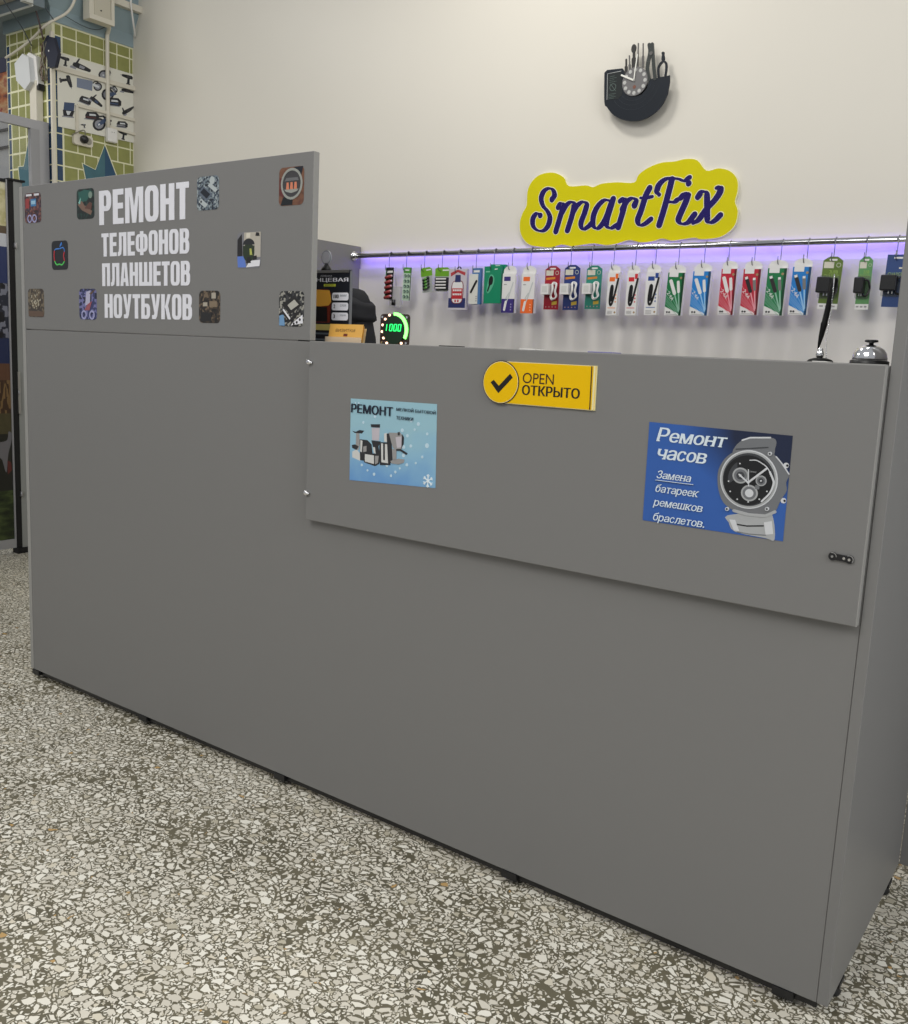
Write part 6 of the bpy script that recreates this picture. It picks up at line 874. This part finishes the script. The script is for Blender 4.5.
# black poster on a stand with a round white disc
ps = thing('poster_stand', (1.155, .12, ZT), 'black upright advertising board with orange picture and white boxes behind the grey screen edge', 'advertising board')
FS = front(.10); m = MB(); m.box(1.075, 1.243, .100, .104, ZT, 1.268, mat('poster_night', rgb(20, 24, 34), .35)); m.box(1.073, 1.238, .098, .105, 1.262, 1.268, STEEL)
m.box(1.242, 1.2445, .0985, .1055, ZT, 1.266, gk('board_edge', 110, 112, 116))
m.build('board', ps); m = MB()
m.poly([(1.075, 1.128), (1.198, 1.128), (1.198, 1.142), (1.075, 1.142)], FS, 0, .0004, gk('pp_yellow', 224, 206, 120)); m.poly([(1.075, 1.146), (1.180, 1.146), (1.182, 1.215), (1.172, 1.224), (1.075, 1.224)], FS, 0, .0004, gk('pp_red', 120, 40, 20)); m.poly(smooth([(1.080, 1.19), (1.175, 1.186), (1.178, 1.216), (1.165, 1.222), (1.08, 1.220)], 3, True), FS, .0004, .0007, gk('pp_orange', 240, 176, 66)); m.poly([(1.08, 1.148), (1.172, 1.148), (1.17, 1.182), (1.08, 1.186)], FS, .0004, .0007, gk('pp_black', 20, 14, 14))
m.poly([(1.10, 1.104), (1.190, 1.104), (1.190, 1.108), (1.10, 1.108)], FS, 0, .0004, gk('pp_grey', 110, 120, 130)); m.poly([(1.10, 1.118), (1.190, 1.118), (1.190, 1.122), (1.10, 1.122)], FS, 0, .0004, gk('pp_grey', 0, 0, 0))
text(m, 'ГЛЯНЦЕВАЯ', 1.082, 1.2395, 1.236, 1.250, FS, .0006, VINYL, bold=.02); text(m, 'ПЛЁНКА', 1.148, 1.2530, 1.185, 1.2570, FS, .0006, VINYL); m.poly([(1.158, 1.2305), (1.196, 1.2305), (1.196, 1.2360), (1.158, 1.2360)], FS, 0, .0004, gk('pp_lime', 208, 216, 70)); text(m, 'ЗАЩИТНАЯ', 1.162, 1.2315, 1.192, 1.235, FS, .0006, BK)
for (z, t1, t2) in ((1.198, '180', 'мкм'), (1.175, '2', 'слоя'), (1.152, '3', 'покрытия')):
    m.poly(rrect(1.186, z, 1.238, z + .018, .005), FS, 0, .0005, VINYL); text(m, t1, 1.192, z + .005, 1.192 + .0065 * len(t1) * .8, z + .0135, FS, .0007, BK, bold=.02); text(m, t2, 1.213, z + .009, 1.232, z + .0135, FS, .0007, gk('pp_grey', 0, 0, 0))
m.build('print', ps)
m = MB(); m.box(1.12, 1.20, .105, .17, ZT, ZT + .003, BLACK); m.box(1.155, 1.165, .1045, .112, ZT + .003, 1.25, BLACK); m.build('stand', ps)
m = MB(); m.disc((1.155, 1.2985), .0150, front(.112), 0, .004, gk('disc_grey', 150, 152, 160), 30, ry=.0165); m.disc((1.155, 1.2985), .0125, front(.112), .004, .0048, gk('disc_pale', 196, 196, 204), 30, ry=.014); m.tube([(1.157, .108, 1.25), (1.156, .110, 1.284)], .0022, WHITE, 8); m.lathe((1.157, .108, 1.268), [(.013, 0), (.011, .006), (.005, .014), (.003, .017)], BLACK, 18); m.build('disc_topper', ps, label='pale round disc on a short stem')

# ------------------------------------------------------------------ black padded chair behind the counter
oc = thing('office_chair', (.40, .95, 0), 'black padded chair back rising behind the counter beside the black poster stand', 'chair')
BF = mat('black_fabric', rgb(20, 21, 26), .85, noise=.3, nscale=60)
def pad(cx_, cy_, cz_, sx_, sy_, sz_, mm, e=.6, amp=0.0, seed=1):
    bm = bmesh.new(); bmesh.ops.create_icosphere(bm, subdivisions=4, radius=1); random.seed(seed)
    ph = [random.uniform(0, 6) for _ in range(6)]
    for v in bm.verts:
        c = v.co; f = [math.copysign(abs(t) ** e, t) for t in c]; k = 1 + amp * (math.sin(5 * c.x + ph[0]) * math.sin(4 * c.z + ph[1]) + .6 * math.sin(11 * c.z + 4 * c.x + ph[2]))
        v.co = Vector((cx_ + f[0] * sx_ * k, cy_ + f[1] * sy_ * k, cz_ + f[2] * sz_ * k))
    mb = MB(); mb.bm(bm, mm, True); return mb
pad(.385, .98, .99, .165, .055, .315, BF, .62, .035, 4).build('backrest', oc); pad(.40, .98, 1.215, .135, .070, .060, BF, .7, .05, 9).build('headrest', oc)
pad(.40, .76, .47, .24, .23, .05, BF, .55).build('seat', oc)
m = MB(); m.tube([(.40, .80, .10), (.40, .80, .43)], .025, BLACK, 14); m.tube([(.40, .80, .44), (.39, 1.0, .45), (.385, 1.05, .56), (.385, 1.02, .80)], .018, BLACK, 10); m.build('post', oc)
for k in range(5):
    a = math.radians(72 * k + 20); m = MB(); e_ = (.40 + .27 * math.cos(a), .80 + .27 * math.sin(a)); m.tube([(.40, .80, .11), (e_[0], e_[1], .07)], [.024, .014], BLACK, 10); m.lathe((e_[0] - .012, e_[1], .03), [(.029, 0), (.029, .024)], BLACK, 16, axis=Vector((1, 0, 0))); m.build('leg', oc)

# ------------------------------------------------------------------ fittings on the tiled pillar
fr = side(XC + .0001); tb = thing('tools_board', (XC, 1.29, 2.08), 'white print with black power tools pasted on the tiled pillar', 'poster')
TBM = gk('tb_white', 222, 220, 208); m = MB(); m.poly([(1.0815, 2.072), (1.499, 2.080), (1.499, 2.413), (1.0815, 2.407)], fr, .003, .0055, TBM)
MC = {'b2': gk('tb_greyblue', 120, 130, 150), 'k': gk('tb_black', 26, 28, 36), 'b': gk('tb_blue', 58, 76, 108), 'g': gk('tb_grey', 142, 144, 152), 'd': gk('tb_dark', 60, 58, 62), 'r': gk('tb_red', 78, 40, 42), 'w': gk('tb_snow', 206, 210, 214)}
for i, (c, pts) in enumerate(T['mural']): m.poly([(min(1.499, u), v) for u, v in pts], fr, .0055, .0058, MC[c])
m.build('print', tb)
def trunk(name, label, u0, z0_, u1, z1_, hgt, dep=.012):
    m = MB(); m.poly([(u0, z0_ - hgt / 2), (u1, z1_ - hgt / 2), (u1, z1_ + hgt / 2), (u0, z0_ + hgt / 2)], fr, .0063, .0063 + dep, CREAMP); o = m.build(name); o['label'] = label; o['category'] = 'cable duct'
trunk('cable_duct', 'upper slim horizontal cable duct crossing the tool print', 1.062, 2.334, 1.4995, 2.343, .020); trunk('cable_duct', 'middle slim cable duct crossing the lower half of the tool print', 1.18, 2.190, 1.4995, 2.190, .014); trunk('cable_duct', 'short lowest cable duct right of the white router on the pillar', 1.345, 2.128, 1.4995, 2.121, .012)
m = MB(); m.box(XC + .0063, XC + .016, 1.17, 1.182, 2.055, 2.19, CREAMP); o = m.build('cable_duct'); o['label'] = 'short vertical duct running down to the double socket'; o['category'] = 'cable duct'
m = MB(); m.tube(smooth([(XC + .06, 1.32, 2.585), (XC + .045, 1.335, 2.583), (XC + .025, 1.343, 2.565), (XC + .017, 1.343, 2.52), (XC + .017, 1.343, 2.115)], 5), .0098, CREAMP, 12); o = m.build('conduit'); o['label'] = 'pale round conduit dropping from the electrical box to the router'; o['category'] = 'pipe'
m = MB(); m.box(XC + .003, XC + .016, 1.046, 1.062, 0, 2.49, CREAMP); o = m.build('corner_conduit'); o['label'] = 'pale vertical strip covering the corner of the tiled pillar'; o['category'] = 'cable duct'
m = MB(); m.bbox(-1.708, -1.652, 1.022, 1.0575, .0, 2.278, CREAMP, .002); o = m.build('cable_duct'); o['label'] = 'wide vertical cable duct on the front of the pillar below the speaker'; o['category'] = 'cable duct'
sk = thing('power_socket', (XC, 1.205, 2.0), 'cream double socket with a black plug in it on the pillar', 'socket')
m = MB(); m.poly(rrect(1.154, 2.006, 1.256, 2.058, .012), fr, .0022, .020, CREAMP); m.disc((1.232, 2.032), .017, fr, .020, .021, gk('socket_ring', 150, 146, 134), 20); m.build('housing', sk)
m = MB(); m.lathe((XC + .021, 1.203, 2.035), [(.019, 0), (.019, .016), (.012, .026)], BLACK, 20, axis=Vector((1, 0, 0))); m.tube(smooth([(XC + .042, 1.203, 2.04), (XC + .05, 1.19, 2.072), (XC + .03, 1.165, 2.06), (XC + .012, 1.148, 2.045)], 5), .0028, gk('cord_grey', 120, 116, 100), 8); m.build('plug', sk)
m = MB(); m.bm((lambda bm: bm)(bmesh.new()), WHITE) if False else None; m.bbox(XC + .0063, XC + .034, 1.332, 1.386, 2.052, 2.119, WHITE, .005)
for k in range(2): m.box(XC + .034, XC + .0348, 1.352 + .012 * k, 1.355 + .012 * k, 2.098, 2.101, BLACK)
o = m.build('wifi_router'); o['label'] = 'small white box fixed under the conduit on the pillar'; o['category'] = 'router'
pb = thing('electrical_box', (XC, 1.25, 2.575), 'cream electrical box high on the pale blue pillar head', 'electrical box'); xo = XC + .052
m = MB(); m.box(XC + .055, -1.466, 1.190, 1.318, 2.575, 2.86, CREAMP); m.box(-1.466, -1.455, 1.185, 1.318, 2.572, 2.594, CREAMP); m.box(-1.466, -1.455, 1.302, 1.318, 2.594, 2.86, CREAMP); m.build('housing', pb); m = MB(); m.box(-1.466, -1.460, 1.215, 1.300, 2.596, 2.86, gk('box_lid', 196, 190, 172)); m.box(-1.460, -1.457, 1.245, 1.251, 2.62, 2.625, BLACK); m.build('door', pb)
m = MB(); m.box(xo, xo + .03, 1.320, 1.4995, 2.692, 2.722, CREAMP); o = m.build('cable_duct'); o['label'] = 'cream duct running right from the electrical box to the beige wall'; o['category'] = 'cable duct'
m = MB(); m.tube(smooth([(xo + .038, 1.425, 2.80), (xo + .038, 1.430, 2.70), (xo + .02, 1.455, 2.63), (XC + .03, 1.494, 2.585)], 6), .0045, WHITE, 8); o = m.build('cable'); o['label'] = 'white cable hanging right of the electrical box'; o['category'] = 'cable'
# devices on the front of the pillar
m = MB(); yb = 1.0575; A_ = [(-1.800, 2.372), (-1.716, 2.412), (-1.655, 2.386), (-1.640, 2.26), (-1.700, 2.225), (-1.785, 2.282)]; m.poly(A_, front(yb), 0, .03, WHITE); c = (-1.725, 2.325); m.poly([(c[0] - .012 + (u - c[0]) * .86, c[1] + (v - c[1]) * .88) for u, v in A_], front(yb), .03, .055, gk('siren_white', 206, 208, 208))
m.box(-1.66, -1.636, yb - .03, yb, 2.235, 2.262, BLACK); o = m.build('siren_box'); o['label'] = 'white faceted alarm box on the front of the tiled pillar'; o['category'] = 'alarm'
m = MB(); A_ = [(-1.598, 2.43), (-1.563, 2.462), (-1.505, 2.448), (-1.470, 2.372), (-1.497, 2.318), (-1.54, 2.318)]; m.poly(A_, front(1.040), -.004, .012, gk('speaker_navy', 26, 30, 48)); m.disc((-1.545, 2.395), .004, front(1.040), .012, .0135, WHITE, 10); o = m.build('wall_speaker'); o['label'] = 'dark navy angular speaker on the corner of the tiled pillar'; o['category'] = 'speaker'
def cable(label, pts, r, mm):
    m = MB(); m.tube(smooth(pts, 6), r, mm, 8); o = m.build('cable'); o['label'] = label; o['category'] = 'cable'
def onY(u, v, y):          # points measured on the pillar front
    return (u, y, v)
cable('long pale cable sweeping from the pillar front up across to the electrical box', [(-1.955, 1.045, 2.425), (-1.87, 1.04, 2.435), (-1.74, 1.03, 2.455), (-1.64, 1.02, 2.475), (-1.54, 1.02, 2.51), (-1.50, 1.10, 2.58), (-1.475, 1.13, 2.66), (-1.462, 1.16, 2.78), (-1.46, 1.165, 2.9)], .0062, CREAMP)
cable('thin dark red cable hanging straight down to the speaker', [(-1.575, 1.02, 2.445), (-1.572, .985, 2.56), (-1.565, .92, 2.72), (-1.560, .90, 2.9)], .004, gk('cable_brown', 70, 50, 48))
cable('thin dark looping cable left of the speaker under the beam', [(-1.70, 1.035, 2.44), (-1.645, .95, 2.50), (-1.625, .86, 2.58), (-1.66, .84, 2.68), (-1.67, .84, 2.82)], .0025, gk('cable_slate', 66, 74, 80))
cable('thin dark cable bending right of the pillar corner under the ceiling', [(-1.52, 1.04, 2.53), (-1.505, .98, 2.58), (-1.52, .93, 2.68), (-1.55, .92, 2.80)], .0025, gk('cable_slate', 0, 0, 0))
cable('grey cable running down between the alarm box and the speaker', [(-1.735, 1.045, 2.44), (-1.69, 1.04, 2.36), (-1.668, 1.035, 2.29)], .003, gk('cord_grey', 0, 0, 0))
cable('dark wire sagging along the pale blue head of the pillar', [(XC + .03, 1.10, 2.575), (XC + .03, 1.20, 2.555), (XC + .03, 1.28, 2.56), (XC + .03, 1.345, 2.60)], .0018, gk('cable_slate', 0, 0, 0))
m = MB(); random.seed(5)
for k in range(9):
    x = -1.615 + .009 * (k % 5); q = [(x + random.uniform(-.02, .02), 1.030 + random.uniform(-.006, .012), 2.44 - .17 * t / 4) for t in range(5)]; m.tube(smooth(q, 3), .0026, gk('wire_rust', 96, 72, 60) if k % 2 else gk('wire_grey', 112, 108, 92), 6)
o = m.build('wire_tangle'); o['label'] = 'tangle of thin brown wires hanging below the dark speaker'; o['category'] = 'wires'; o['kind'] = 'stuff'
